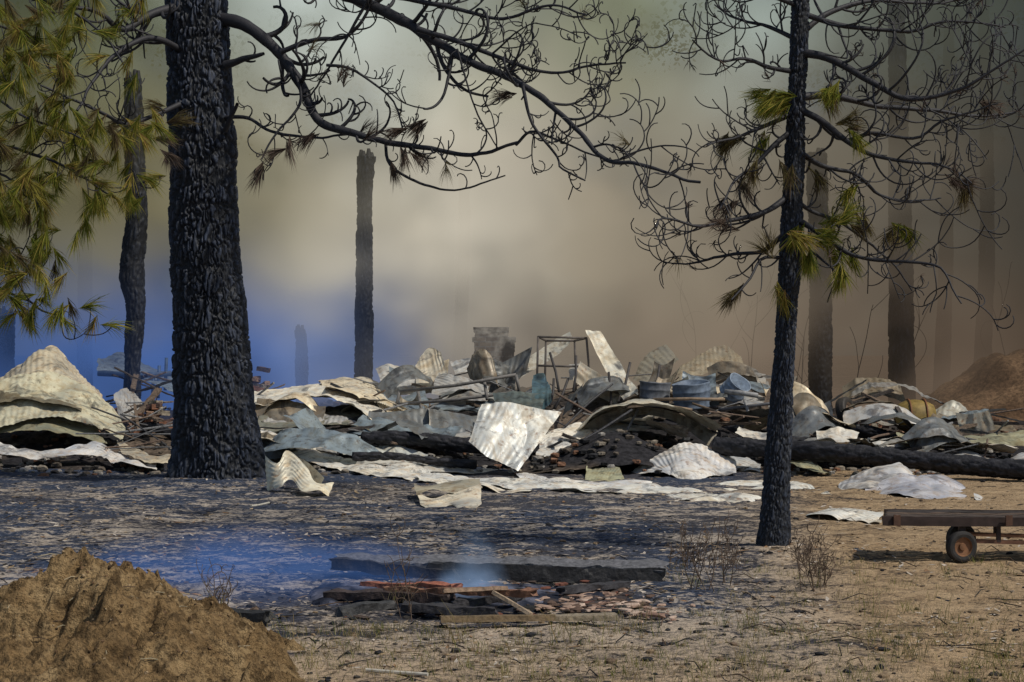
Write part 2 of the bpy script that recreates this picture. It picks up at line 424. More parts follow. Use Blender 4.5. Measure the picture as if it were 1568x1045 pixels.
rb([(1208,300),(1170,325),(1120,340),(1070,345),(1020,335),(1006,350)],.024,18,.4,1,-.8)
rb([(1205,355),(1170,385),(1120,392),(1070,400),(1030,408)],.02,14,.35,1,.6)
rb([(1203,395),(1170,400),(1150,430),(1120,460)],.014,5,.25,0,-.4)
rb([(1222,55),(1270,20),(1340,5),(1420,8),(1520,-10)],.026,16,.5,2,.6)
rb([(1222,80),(1270,90),(1330,125),(1400,152),(1480,132),(1580,70)],.034,22,.5,2,-.7)
rb([(1220,150),(1270,150),(1340,165),(1420,165),(1500,175),(1590,160)],.03,20,.5,2,.7)
rb([(1218,165),(1260,185),(1310,222),(1370,248),(1440,250),(1490,285)],.028,20,.45,1,-.6)
rb([(1215,225),(1260,255),(1310,270),(1350,300),(1400,310),(1440,300)],.022,18,.4,1,.6)
rb([(1210,330),(1250,355),(1300,385),(1350,398),(1400,405),(1440,412),(1468,462)],.024,18,.4,1,-.7)
rb([(1210,300),(1240,320),(1290,345),(1350,385),(1400,440)],.018,14,.35,1,.5)
rb([(1208,370),(1240,390),(1270,410),(1290,430)],.014,6,.25,0,-.4)
rb([(1300,220),(1340,200),(1400,210),(1450,180),(1530,160)],.016,16,.4,1,-.3)
rb([(1224,10),(1180,-10),(1120,-20),(1060,-30)],.02,10,.35,1,-.3)
rb([(1225,20),(1290,40),(1380,50),(1450,35),(1540,45)],.022,20,.5,1,-.2)
for k in range(10):
    a=rng.uniform(0,6.28); z=rng.uniform(4.7,7.5); st=Vector((2.35,13.7,z)); dv=Vector((math.cos(a),math.sin(a),.2))*(1.3-(z-4.6)*.25)
    branch(mb,[st,st+dv*.5,st+dv*1.1,st+dv*1.6+Vector((0,0,.2))],.02,.006,8,.4,1,tips)
mb.obj('branches',[M_bark],True,root)
mb=MB()
for (a,b,dx,dz,n,kd) in [(1200,150,-.9,-.1,150,'green'),(1180,160,-.7,-.6,120,'green'),(1215,165,-1,.1,90,'green'),(1170,150,-.6,-.2,90,'green'),(1190,165,-.8,-.3,90,'green'),(1270,140,-.1,-.3,100,'green'),(1275,150,.4,-.9,60,'mixed'),(1120,215,-.8,-.4,80,'mixed'),(1110,220,-.4,-.4,60,'mixed'),
  (1165,225,-.4,-.8,60,'green'),(1300,190,.7,.4,60,'mixed'),(1310,210,.2,-.6,50,'green'),(1215,365,-.2,-.7,70,'green'),(1225,360,.8,-.3,60,'yellow'),(1240,395,.1,-1,70,'green'),(1260,365,.8,-.2,80,'green'),
  (1280,385,.3,-.7,70,'green'),(1300,330,.6,.3,70,'green'),(1320,345,.5,-.6,70,'mixed'),(1385,355,.4,-.3,80,'green'),(1370,360,-.5,-.4,60,'mixed'),(1205,430,-.5,-.6,70,'green'),(1290,425,0,-1,70,'green'),
  (1270,345,.2,.2,60,'green'),(1230,400,.5,-.6,60,'green'),(1300,400,.3,-.9,50,'green'),
  (1200,455,.2,-.9,50,'yellow'),(1120,455,-.7,-.7,80,'mixed'),(1470,280,.3,-.1,70,'brown'),(1480,290,0,-.7,50,'mixed'),(1150,265,-.3,-.8,50,'mixed'),(1140,290,.2,-.7,50,'brown'),(1110,315,-.2,-.5,50,'brown'),
  (1205,265,.2,-.7,40,'mixed'),(1250,270,.3,-.7,50,'mixed'),(1175,380,-.3,.7,40,'mixed'),(1515,160,.5,-.2,40,'brown'),(1110,340,-.6,.1,40,'brown'),(1300,300,-.3,-.7,50,'green')]:
    c_=W(a,b,rng.uniform(13.1,13.9))
    for s in range(3): tuft(mb,c_+rv(.04),(dx+rng.uniform(-.3,.3),rng.uniform(-.5,.4),dz+rng.uniform(-.3,.3)),.22,int(n*.8),kd,.5,.35)
for p,dd in tips:
    if p.z>4.8: tuft(mb,p,dd,.2,20,'mixed')
    elif rng.random()<.05: tuft(mb,p,dd,.1,14,'brown')
mb.obj('needles',[M_needle],False,root)

# --- green pine whose trunk stands left of the picture
root=empty('pine_tree'); mb=MB()
bx=W(-330,600,14.5); 
trunk(mb,[(bx.x,14.5,-.1),(bx.x,14.5,.4),(bx.x+.05,14.5,3),(bx.x+.1,14.5,6),(bx.x+.1,14.5,9)],[.32,.25,.21,.16,.06],90,200,.07,.2,.03,.2,9)
mb.obj('trunk',[M_bark],True,root)
mb=MB(); tips=[]
for pts in [[(-320,-60),(-200,-20),(-60,20),(40,60),(90,120)],[(-320,40),(-180,60),(-60,120),(30,170),(130,215)],[(-320,120),(-150,180),(-40,250),(30,280),(70,330)],
            [(-320,200),(-150,280),(-40,340),(20,390),(60,420)],[(-310,0),(-100,-20),(60,0),(160,60),(200,130)],[(-310,160),(-120,220),(20,230),(120,270),(180,310)],[(-310,300),(-120,370),(-20,430),(60,470),(105,490)]]:
    branch(mb,L_(pts,14.5,13.4+rng.random()),.035,.006,12,.45,1,tips)
mb.obj('branches',[M_bark],True,root)
mb=MB()
for p,dd in tips:
    px=784+p.x/p.y*F
    if px<240:
        dd=(dd*.5+Vector((rng.uniform(-.6,.6),rng.uniform(-.5,.5),-.4))).normalized()
        tuft(mb,p,dd,.22,60,'green' if rng.random()<.7 else 'yellow',.5,.45,.9)
for (a,b) in [(20,60),(50,110),(15,150),(90,60),(45,200),(100,215),(140,210),(70,250),(160,235),(215,210),(190,215),(30,300),(75,300),(160,318),(190,320),(15,340),(70,385),(120,365),(15,410),(50,400),(75,410),(45,425),(100,485),(40,490),(20,460),(75,440),(10,240),(110,120),(60,20),(5,100),(130,250),(110,190),(10,380),
              (20,190),(60,160),(10,20),(100,20),(30,260),(55,280),(5,300),(150,190),(85,180),(20,130),(40,80),(5,430),(60,340),(150,310),(205,230),(235,200)]:
    for s in range(3):
        tuft(mb,W(a+rng.uniform(-18,18),b+rng.uniform(-20,10),rng.uniform(13.2,14.6)),(rng.uniform(-.7,.7),rng.uniform(-.4,.4),-.45),.22,60,'green' if rng.random()<.6 else rng.choice(['yellow','mixed']),.5,.45,.9)
mb.obj('needles',[M_needle],False,root)

# --- burnt snags in the smoke
def snag(name,pts,rad,seed,dark=.7,jag=True):
    mb=MB(); trunk(mb,pts,rad,70,220,.07,.3,.026,.1,seed,dark)
    if jag:
        e=Vector(pts[-1]); r=rad[-1]
        for k in range(6):
            a=k*1.05; b=e+Vector((math.cos(a)*r*.6,math.sin(a)*r*.6,-.05)); tube(mb,[tuple(b),tuple(b+Vector((0,0,rng.uniform(.04,.2))))],[r*.45,.03],6,0,(.02,.02,.022))
    return mb.obj(name,[M_bark])
def vs(xs_,d,rad,name,seed,dark=.7,jag=True):
    pts=[W(a,b,d) for a,b in xs_]; pts[0].z=-.1
    return snag(name,pts,rad,seed,dark,jag)
vs([(203,680),(203,560),(208,470),(202,420),(209,330),(206,230),(204,120)],28.5,[.13,.14,.16,.20,.17,.17,.14],'burnt_tree_trunk',21,.4)
vs([(557,660),(557,560),(558,400),(558,300),(561,240)],31.5,[.18,.17,.155,.145,.16],'burnt_tree_trunk',22,.45)
vs([(1256,660),(1256,600),(1256,450),(1253,330),(1250,235)],32.3,[.24,.22,.21,.20,.19],'burnt_tree_trunk',23,.4)
vs([(1382,660),(1380,500),(1378,300),(1374,100),(1370,-200)],34.6,[.28,.25,.23,.18,.15],'burnt_tree_trunk',24,.6,False)
vs([(462,600),(462,550),(460,506)],34.5,[.13,.12,.11],'burnt_stump',25,1)
vs([(6,600),(8,540),(8,480)],35,[.2,.19,.18],'burnt_stump',26,1)
for (a,dd,top) in [(130,42,-300),(700,47,-200),(1500,38,-300),(1440,41,-300)]:
    vs([(a,640),(a+rng.uniform(-12,12),300),(a+rng.uniform(-25,25),top)],dd,[.2,.15,.08],'distant_tree_trunk',30,1,False)
mb=MB()
for k in range(60):
    dd=rng.uniform(39,50); px=rng.uniform(-250,1800); py=rng.choice([rng.uniform(-150,140),rng.uniform(-50,200)])
    if 680<px<1000 and py>90: continue
    c=W(px,py,dd); R0=rng.uniform(.6,1.5); 
    for j in range(320):
        o=rv(1); 
        if o.length>1: continue
        q=c+Vector((o.x*R0*1.2,o.y*R0,o.z*R0*.8))+rv(.15); a=rv(.08); b=rv(.08)
        g_=rng.uniform(.6,1.3)
        mb.add([q,q+a,q+a+b,q+b],[(0,1,2,3)],0,(.12*g_,.15*g_,.04*g_))
mb.obj('distant_tree_foliage',[M_needle],False)
mb=MB(); tips=[]; RMIN=.006
for k in range(9):
    px=rng.uniform(1040,1560); dd=rng.uniform(34,37); p=W(px,600,dd); p.z=0
    twig(mb,p,Vector((rng.uniform(-.15,.15),0,1)),rng.uniform(1.8,3.2),.012,1,tips,rng.uniform(-.2,.3),n=3)
mb.obj('bare_sapling',[M_bark])

# ---------------- corrugated sheets
def sheet(A,B,ridge='u',amp=.006,wl=.11,crump=.03,seed=0,tint=(1,1,1),name='corrugated_metal_sheet',cur=0.):
    A=catmull([tuple(R(a)) for a in A],8); B=catmull([tuple(R(b)) for b in B],8)
    la=max(np.linalg.norm(np.diff(A,axis=0),axis=1).sum(),np.linalg.norm(np.diff(B,axis=0),axis=1).sum())
    lw=np.linalg.norm(A-B[np.linspace(0,len(B)-1,len(A)).astype(int)],axis=1).max()
    nu=int(min(300,max(20,la/(.016 if ridge=='v' else .035)))); nv=int(min(150,max(8,lw/(.016 if ridge=='u' else .035))))
    A=resamp(A,nu);B=resamp(B,nu); t=np.linspace(0,1,nv)
    P=A[:,None,:]*(1-t)[None,:,None]+B[:,None,:]*t[None,:,None]
    du=np.gradient(P,axis=0); dv=np.gradient(P,axis=1); N=np.cross(du,dv); N/=np.linalg.norm(N,axis=2)[:,:,None]+1e-9
    flat=P.reshape(-1,3)
    r1=1-2*np.abs(fbm(flat*2.0+seed*3.1,3,seed+4))
    cr=fbm(flat*1.2+seed*5.1,2,seed)*2.0*crump+ (r1**2)*crump*.9 + np.abs(fbm(flat*6+seed,2,seed+5))*crump*.35
    U=np.linspace(0,la,nu)[:,None]*np.ones((1,nv)); V=np.linspace(0,lw,nv)[None,:]*np.ones((nu,1))
    fade=.15+.85*sst(-.25,.35,fbm(flat*1.5+seed,2,seed+7)).reshape(nu,nv)
    co=np.sin(2*math.pi*(V if ridge=='u' else U)/wl)*amp*fade
    bow=cur*np.sin(np.pi*t)[None,:]
    P=P+N*(co+cr.reshape(nu,nv)+bow)[:,:,None]
    ez=fbm(np.stack([U.ravel()*3+seed,V.ravel()*3,U.ravel()*0],1),3,seed+9).reshape(nu,nv)
    P[0]+= (P[0]-P[2])*ez[0][:,None]*.8; P[-1]+=(P[-1]-P[-3])*ez[-1][:,None]*.8
    mb=MB(); mb.add(P.reshape(-1,3),grid_faces(nu,nv))
    return mb.obj(name,[M_metal],True,None,tint)
Wt=(1.0,.98,.93); Tn=(.88,.79,.63); Dk=(.22,.24,.26); Gy=(.60,.61,.63); Bl=(.30,.38,.46); Gr=(.62,.63,.44)
S=[
# tall folded heap at left
([(-70,640,25.6),(-20,596,25.8),(22,574,26),(62,566,26.2),(100,574,26.4),(150,604,26.2),(192,655,25.8)],[(-70,690,24.2),(-20,664,24.6),(20,650,24.8),(70,640,25),(115,642,25),(160,655,25),(192,672,25)],'v',(.80,.78,.62)),
([(-60,620,27),(-10,585,27.2),(30,556,27.4),(62,535,27.6),(85,532,27.8),(108,552,27.8),(135,580,27.6),(160,604,27.4)],[(-60,650,26),(-10,615,26.2),(25,580,26.3),(62,572,26.5),(90,574,26.6),(118,584,26.6),(145,606,26.5),(172,630,26.3)],'v',(.86,.78,.62)),
([(-60,632,25.4),(0,618,25.6),(50,622,25.6),(105,640,25.6),(150,652,25.4)],[(-60,672,24.6),(0,660,24.8),(50,660,24.8),(110,664,24.8),(165,672,24.8)],'u',(.50,.50,.36)),
([(-40,606,25.7),(20,590,25.8),(70,596,25.8),(120,612,25.8)],[(-40,622,25.2),(20,610,25.2),(70,614,25.2),(125,630,25.2)],'u',(.30,.27,.2)),
([(-40,668),(30,684),(70,686),(140,674),(185,690),(240,700)],[(-40,690),(20,696),(70,698),(140,690),(190,708),(240,714)],'u',(1.1,1.1,1.12)),
([(175,600,27),(195,590,27.5),(215,600,28)],[(180,640,26),(200,645,26.5),(225,640,27)],'v',Gy),
([(180,668),(230,690),(262,690)],[(185,690),(230,708),(262,705)],'u',Tn),
([(150,548,31),(200,545,32),(270,575,31)],[(150,570,30),(200,575,30),(270,600,29)],'u',Bl),
# behind tree to centre
([(385,600),(430,598),(480,588),(545,598),(585,625),(612,660)],[(380,612,26),(430,612,26),(485,606,26),(540,618,25.5),(570,640,25),(590,662)],'u',(1.15,1.12,1.02)),
([(488,580),(530,574),(575,580),(610,612),(655,662)],[(500,592,27),(540,600,26.8),(570,612,26.5),(600,636,26),(640,666,25)],'u',(1.0,.92,.76)),
([(395,632),(440,628),(510,620),(580,618),(598,650)],[(395,660),(440,655),(520,655),(570,662),(592,664)],'u',(.30,.31,.27)),  # dark tint paints the shaded underside of the arched sheet
([(380,618),(440,628),(510,640),(560,650)],[(385,640),(440,650),(500,655),(550,662)],'v',Gy),
([(575,562,29),(600,558,29),(635,568,29)],[(590,602,28),(620,602,28),(648,604,28)],'v',(.8,.8,.8)),
([(634,556,29),(655,532,29.3),(674,538,29)],[(640,604,28),(665,600,28.2),(694,602,28)],'v',(1,.93,.8)),
([(672,572,28.5),(700,575,28),(750,590,28)],[(660,604,27.5),(700,610,27.2),(748,612,27)],'u',Gy),
([(690,552,29.5),(728,548,29.5)],[(697,572,29),(728,568,29)],'v',(.9,.92,.95)),
([(650,615,26),(658,640,25.5),(690,650,25.5),(728,646,25.3)],[(655,630,25),(662,664,24.8),(695,668,24.8),(730,664,24.8)],'u',Wt),
([(520,675),(560,668),(600,682),(655,690)],[(525,690),(560,694),(600,702),(650,706)],'v',(.85,.9,.9)),
([(398,652),(470,678),(560,700),(640,713),(740,730),(818,742)],[(400,674),(470,700),(560,722),(640,733),(740,748),(815,753)],'u',(1.2,1.18,1.12)),
([(405,664),(450,660),(520,672)],[(405,682),(450,682),(515,690)],'v',Gy),
([(545,703),(600,700),(700,712),(760,712)],[(545,712),(600,715),(700,722),(760,720)],'u',(.8,.8,.78)),
([(736,616,22.6),(772,614,22.6),(815,622,22.7),(861,628,22.8)],[(718,676,22.2),(742,696,22.0),(765,708,22.1),(793,722,22.0)],'v',(.86,.9,.92)),
([(720,660,22.8),(760,690,22.6),(800,720,22.3)],[(726,672,22.3),(762,703,22.2),(790,722,22.1)],'u',Tn),
([(755,600,25),(790,596,25),(838,598,25)],[(757,622,24.5),(795,622,24.5),(830,622,24.5)],'v',(.16,.2,.2)),
([(815,570,25.6),(832,568,25.6),(842,580,25.4)],[(812,622,24.6),(830,624,24.6),(845,614,24.6)],'v',(.10,.19,.25)),
([(828,670),(880,650),(940,638),(1000,634)],[(820,700),(880,684),(950,666),(1000,656)],'u',(1.2,1.18,1.12)),
([(880,660,24.2),(920,630,24.2),(975,618,24.3),(1040,626,24.1),(1105,658,23.8)],[(900,655,26),(930,634,26),(980,624,26),(1040,634,25.6),(1092,662,25)],'u',(.85,.82,.72)),
([(890,656,24.8),(925,634,24.8),(980,624,24.8),(1040,634,24.6),(1098,664,24.4)],[(905,668,24.8),(940,650,24.8),(985,636,24.8),(1040,650,24.6),(1085,686,24.2)],'u',(.3,.28,.24)),  # darker sheet under the arch, its underside shade put into the tint
([(990,636,24.1),(1030,648,24),(1055,656,24)],[(995,660),(1030,668),(1052,672)],'u',Wt),
([(640,722),(760,730),(850,732),(960,742),(1090,752),(1200,768),(1350,788)],[(640,734),(760,745),(850,751),(960,759),(1090,771),(1200,785),(1350,803)],'u',(1.2,1.2,1.16)),
([(790,718),(840,728),(900,738),(1000,742)],[(792,730),(840,744),(880,750),(1000,750)],'u',(1.15,1.15,1.17)),
([(1060,742),(1120,736),(1220,738),(1282,754)],[(1055,752),(1120,752),(1220,756),(1280,764)],'u',(1.15,1.15,1.1)),
([(900,708),(940,716),(968,738)],[(895,730),(930,738),(960,742)],'v',Gr),
([(965,718,22.7),(1000,700,22.8),(1050,678,23),(1090,686,23),(1128,705,23)],[(985,724,22.3),(1020,724,22.1),(1055,738,21.4),(1090,728,22),(1128,722,22.2)],'v',(1.1,1.1,1.12)),
([(1095,690),(1120,690),(1165,708)],[(1090,706),(1120,712),(1165,716)],'u',(.9,.92,.95)),
([(1130,652,24),(1170,662,24),(1210,678,23.5)],[(1128,664,23.6),(1170,676,23.4),(1210,690,23)],'u',Wt),
([(1205,700),(1240,704),(1275,722)],[(1210,712),(1240,722),(1262,726)],'u',Gr),
([(1285,738,20.6),(1330,712,20.8),(1378,702,20.9),(1398,722,20.8)],[(1282,750,20.2),(1325,748,19.9),(1370,742,19.9),(1400,742,19.9)],'v',(.9,.9,.93)),
([(1325,744,20.2),(1370,726,20.3),(1430,728,20.3),(1480,748,20),(1512,770,19.4)],[(1320,760,19.4),(1375,757,19.2),(1430,772,18.6),(1480,782,18),(1508,790,17.6)],'u',(.78,.79,.88)),
([(1490,752,19),(1530,762,18.8),(1600,766,18.6)],[(1500,782,17.8),(1540,792,17.4),(1600,797,17.2)],'v',(.9,.92,.95)),
([(1250,655,24),(1285,650,24),(1315,660,24)],[(1250,678,23.4),(1285,682,23.4),(1310,684,23.4)],'v',Wt),
([(1370,665,24.5),(1430,668,24.4),(1500,665,24.4),(1580,660,24.5)],[(1380,680,23.8),(1430,684,23.8),(1500,680,23.8),(1580,684,23.6)],'u',(.5,.5,.36)),
([(1420,700),(1470,690),(1530,700),(1580,690)],[(1420,710),(1475,706),(1530,712),(1580,708)],'u',Gy),
([(1430,622,27),(1460,615,27),(1480,632,27)],[(1428,636,26.6),(1455,636,26.6),(1478,640,26.6)],'v',(.6,.6,.55)),
([(785,565,30),(830,535,30.4),(872,504,30.8)],[(788,580,29.6),(840,552,30),(878,520,30.4)],'v',(.9,.9,.86)),
([(895,504,28.6),(920,503,28.6)],[(955,612,27.2),(978,602,27.2)],'v',(1.25,1.22,1.1)),
([(870,560,29),(900,560,29),(950,596,28)],[(872,584,28.6),(905,590,28.4),(945,606,27.8)],'u',Gy),
([(965,580,30.4),(985,548,30.6),(1020,528,30.8)],[(985,588,30),(1010,570,30.2),(1040,550,30.4)],'v',(.6,.58,.50)),
([(1040,560,30.2),(1080,534,30.4),(1110,528,30.6),(1135,545,30.4)],[(1035,588,29.4),(1080,572,29.6),(1115,566,29.8),(1150,574,29.6)],'v',(.70,.63,.50)),
([(1080,580,30),(1130,570,30),(1175,576,30)],[(1085,596,29.4),(1130,590,29.4),(1172,592,29.4)],'u',(.8,.8,.8)),
([(1110,568,31),(1150,560,31),(1170,574,31)],[(1112,586,30),(1150,580,30),(1180,590,30)],'v',Gy),
([(600,612),(680,606),(760,612)],[(610,630),(680,626),(760,632)],'u',Bl),
([(585,650),(660,660),(720,662)],[(585,662),(660,676),(720,680)],'u',Gy),
([(1110,600,28),(1180,606,27.6),(1230,600,27.8)],[(1115,615,27),(1180,622,26.6),(1230,618,27)],'u',Gy),
]
for i,(A,B,rd,tn) in enumerate(S):
    sheet(A,B,rd,.0048,.11,.05 if rd=='u' else .045,i+1,tn)
sheet([(404,696,19.7),(425,710,19.5),(440,691,19.7),(470,714,19.4),(485,735,19.3),(512,738,19.5)],[(408,753,19.5),(428,744,19.2),(445,733,19.3),(462,750,19.0),(490,748,18.9),(506,758,19)],'u',.003,.08,.02,91,(1.2,1.13,.93))
sheet([(440,700,19.9),(465,704,19.8),(495,730,19.6)],[(448,732,19.7),(468,738,19.6),(490,748,19.5)],'v',.002,.08,.02,94,(.4,.38,.3))
sheet([(634,738,18.9),(650,744,18.8),(690,738,18.9),(736,733,19)],[(640,758,18.3),(665,750,18.4),(700,756,18.3),(738,748,18.5)],'u',.003,.08,.02,92,(.62,.57,.45))
sheet([(638,752,18.5),(660,764,18.2),(690,754,18.4),(715,750,18.4),(738,742,18.5)],[(642,772,17.9),(665,784,17.6),(692,776,17.8),(716,786,17.4),(736,774,17.8)],'u',.003,.08,.02,93,(1.1,1.02,.86))
def randsheet(px,py,L,Wd,tint,seed,tilt=.5,steep=False,cr=.06):
    c=R((px,py)); c.z=max(c.z,float(hrub(c.x,c.y))+.08)
    a=rng.uniform(-.6,.6) if rng.random()<.75 else rng.uniform(0,3.1); u=Vector((math.cos(a),math.sin(a),rng.uniform(-.15,.15)))
    v=Vector((-math.sin(a),math.cos(a),rng.uniform(-.2,tilt+.4))).normalized()
    if steep:
        u=Vector((math.cos(a),math.sin(a),rng.uniform(-.6,.6))).normalized(); v=Vector((rng.uniform(-.4,.4),rng.uniform(.1,.6),1)).normalized(); c.z+=Wd*.3
    k=rng.uniform(-.15,.3)
    def inv(p): return (784+p.x/p.y*F,540-(p.z-H)/p.y*F,p.y)
    A=[inv(c+u*(s*L)-v*Wd*.5+Vector((0,0,k*(1-4*s*s)))) for s in (-.5,-.2,.15,.5)]
    B=[inv(c+u*(s*L*rng.uniform(.8,1.1))+v*Wd*.5+Vector((0,0,k*(1-4*s*s)))) for s in (-.5,-.2,.15,.5)]
    sheet(A,B,rng.choice('uuv'),.0048,.11,cr,seed,tint)
tn=[Wt,Gy,Tn,Tn,Dk,Dk,Dk,Bl,(.4,.35,.28),(.4,.40,.40),(.3,.26,.2)]
for k in range(52):
    px=rng.choice([rng.uniform(380,1568),rng.uniform(380,1200),rng.uniform(1180,1600)])
    py=rng.uniform(605,700) if px>1180 or px<260 else rng.uniform(585,705)
    if 840<px<1080 and py>630: continue
    if 700<px<870 and py>640: continue
    randsheet(px,py,rng.uniform(.7,1.9),rng.uniform(.2,.55),rng.choice(tn),200+k)
for k in range(20):
    px=rng.uniform(590,1180) if k<14 else rng.uniform(1200,1500)
    randsheet(px,rng.uniform(570,625) if k<14 else rng.uniform(640,665),rng.uniform(.3,.9),rng.uniform(.25,.6),rng.choice(tn[2:]),300+k,steep=True)

# ---------------- planks, logs, poles
def plank(mb,a,b,w,h,col,seed=0,rough=.012,mat=0,roll=0.):
    a=Vector(a);b=Vector(b); L=(b-a).length; n=max(6,int(L/.03)); t=(b-a).normalized()
    s=t.cross(Vector((0,0,1))); 
    if s.length<.1: s=Vector((1,0,0))
    s.normalize(); up=s.cross(t); s,up=s*math.cos(roll)+up*math.sin(roll),up*math.cos(roll)-s*math.sin(roll)
    prof=[]
    for (x0,y0,x1,y1) in [(-1,-1,1,-1),(1,-1,1,1),(1,1,-1,1),(-1,1,-1,-1)]:
        for q in range(4): k=q/4; prof.append((x0+(x1-x0)*k,y0+(y1-y0)*k))
    prof=np.array(prof)*np.array([w/2,h/2])
    ts=np.linspace(0,L,n)
    V=np.array(a)[None,None,:]+ts[:,None,None]*np.array(t)+prof[None,:,0:1]*np.array(s)+prof[None,:,1:2]*np.array(up)
    V=V.reshape(-1,3); dn=np.stack([fbm(V*np.array([9,9,9])+seed+k*5,3,seed+k) for k in range(3)],1)*rough*2
    V=V+dn
    endn=fbm(V*30+seed,2,seed)*min(.06,rough*5)
    V[:16]+=np.array(t)*endn[:16,None]; V[-16:]+=np.array(t)*endn[-16:,None]
    f=grid_faces(n,16,True)+[tuple(range(16))[::-1],tuple((n-1)*16+k for k in range(16))]
    mb.add(V,f,mat,col)
def log(name,a,b,r,col=(.018,.018,.022),seed=0):
    a=Vector(a);b=Vector(b); mb=MB(); n=int((b-a).length/.04)+4; P=np.array([tuple(a.lerp(b,k/(n-1))) for k in range(n)])
    P[:,2]+=.03*np.sin(np.linspace(0,5,n)); 
    na=40;T,U,V_=frames(P); ang=np.linspace(0,2*math.pi,na,endpoint=False)
    base=(np.cos(ang)[None,:,None]*U[:,None,:]+np.sin(ang)[None,:,None]*V_[:,None,:])
    q=(P[:,None,:]+base*r).reshape(-1,3); f1,f2=voro(q/np.array([.16,.07,.07]),seed); e=sst(0,.3,f2-f1)
    rr=r+(e-.7)*.02+fbm(q*3,3,seed)*.03
    V=np.repeat(P,na,0)+base.reshape(-1,3)*rr[:,None]
    c=np.array(col)[None,:]*(.4+1.2*e[:,None])
    mb.add(V,grid_faces(n,na,True)+[tuple(range(na))[::-1],tuple((n-1)*na+k for k in range(na))],0,c)
    return mb.obj(name,[M_char])
log('charred_log',W(1095,684,23.0),W(1640,722,20.8),.125,seed=3)
log('charred_log',W(555,672,24.0),W(745,680,23.6),.10,seed=4)
log('charred_log',W(1130,672,24.2),W(1400,690,23.8),.06,seed=5)
log('charred_log',W(540,700,22.9),W(730,708,22.7),.05,seed=6)
log('charred_log',W(1290,660,26),W(1390,670,25.4),.09,seed=7)
log('charred_log',W(220,655,26),W(270,662,25.6),.07,seed=8)

root=empty('charred_timber_pile'); BK=(.04,.038,.042)
def pl(name,a,b,w,h,col,seed,roll=0,rough=.012,mat=M_char):
    mb=MB(); plank(mb,a,b,w,h,col,seed,rough,0,roll); return mb.obj(name,[mat],False,root)
def gp(px,py,z=0.03):
    d=(H-z)*F/(py-540); return Vector(((px-784)/F*d,d,z))
pl('beam_1',W(515,855,12.25),W(1018,868,12.1),.24,.03,(.13,.13,.14),1,-.12,.014)
pl('beam_2',W(655,874,11.95),W(1015,883,12.0),.05,.11,(.016,.016,.018),2,.1)
pl('beam_3',W(512,864,12.1),W(700,880,11.9),.08,.08,(.02,.019,.021),3)
pl('beam_4',gp(500,910,.06),gp(690,915,.08),.12,.05,(.05,.035,.032),4)
pl('beam_5',gp(560,893,.10),gp(700,899,.12),.07,.03,(.34,.12,.07),5)
pl('beam_6',gp(590,905,.10),gp(820,908,.14),.06,.04,(.22,.11,.065),6)
pl('board_1',gp(675,948,.06),gp(850,946,.06),.09,.035,(.20,.14,.075),7,.1,.003)
pl('board_2',gp(850,946,.05),gp(945,944,.05),.10,.03,(.28,.23,.16),8,0,.003)
pl('board_3',gp(757,908,.16),gp(812,940,.06),.05,.02,(.40,.30,.20),9,.3,.003)
pl('board_4',gp(680,905,.16),gp(775,901,.16),.06,.025,(.30,.2,.13),10,.2,.003)
pl('beam_7',gp(620,930,.06),gp(760,938,.05),.10,.05,BK,11)
pl('beam_8',gp(340,942,.04),gp(410,946,.04),.12,.07,(.02,.02,.02),12)
pl('beam_9',gp(860,905,.06),gp(960,893,.06),.06,.04,BK,13)
pl('beam_10',gp(520,935,.04),gp(600,925,.05),.08,.05,(.05,.05,.05),14)
pl('beam_11',gp(700,922,.06),gp(800,915,.08),.07,.04,BK,15)
mb=MB()
def chunk(mb,c,s,col,seed,mat=0):
    n=6;m=4
    ph=math.pi*(np.arange(m)+.5)/m; a=2*math.pi*np.arange(n)/n
    v=np.stack([np.outer(np.sin(ph),np.cos(a)),np.outer(np.sin(ph),np.sin(a)),np.outer(np.cos(ph),np.ones(n))],-1).reshape(-1,3)
    v=np.sign(v)*np.abs(v)**.7; v=v*(1+.35*vn(v*2.1+seed*3.7,seed)[:,None])*np.array(s)
    a=seed*1.7; c_,s_=math.cos(a),math.sin(a); v=np.stack([v[:,0]*c_-v[:,1]*s_,v[:,0]*s_+v[:,1]*c_,v[:,2]],1)+np.array(c)
    mb.add(v,CF,mat,col)
CF=grid_faces(4,6,True)+[tuple(range(6)),tuple(18+k for k in range(6))[::-1]]
for k in range(460):
    px=rng.gauss(910,60) if k%3 else rng.uniform(520,960); py=(rng.uniform(903,935)+ (px>960)*rng.uniform(5,25)) if k%3 else rng.uniform(890,948)
    p=gp(px,py,.02); s=rng.uniform(.005,.022)*rng.choice([1,1,1.8]); col=rng.choice([(.50,.38,.30),(.40,.28,.21),(.25,.16,.12),(.06,.05,.05),(.12,.08,.06)] if k%3 else [(.03,.03,.03),(.16,.07,.05),(.08,.06,.05)])
    chunk(mb,p,(s*2.2,s,s*.4),col,k)
mb.obj('ash_fragments',[M_litter],False,root)
xs=np.arange(-1.6,1.3,.03);ys=np.arange(10.2,12.4,.03);X,Y=np.meshgrid(xs,ys);P3=np.stack([X.ravel(),Y.ravel(),X.ravel()*0],1)
r=np.hypot((X+.3)/.95,(Y-11.15)/.7)+.35*fbm(P3*2.5,3,61).reshape(X.shape)
Z=np.where(r<1,.055*(1-np.clip(r,0,1))**.5+.03*fbm(P3*12,3,62).reshape(X.shape)+gz(X,Y),-.08)
w=sst(-.1,.3,fbm(P3*6,3,63))[:,None]
mb=MB();mb.add(np.stack([X,Y,Z],-1).reshape(-1,3),grid_faces(len(ys),len(xs)),0,np.array([.022,.026,.040])*(1-w)+np.array([.11,.115,.15])*w); mb.obj('ash_bed',[M_rub],True,root)

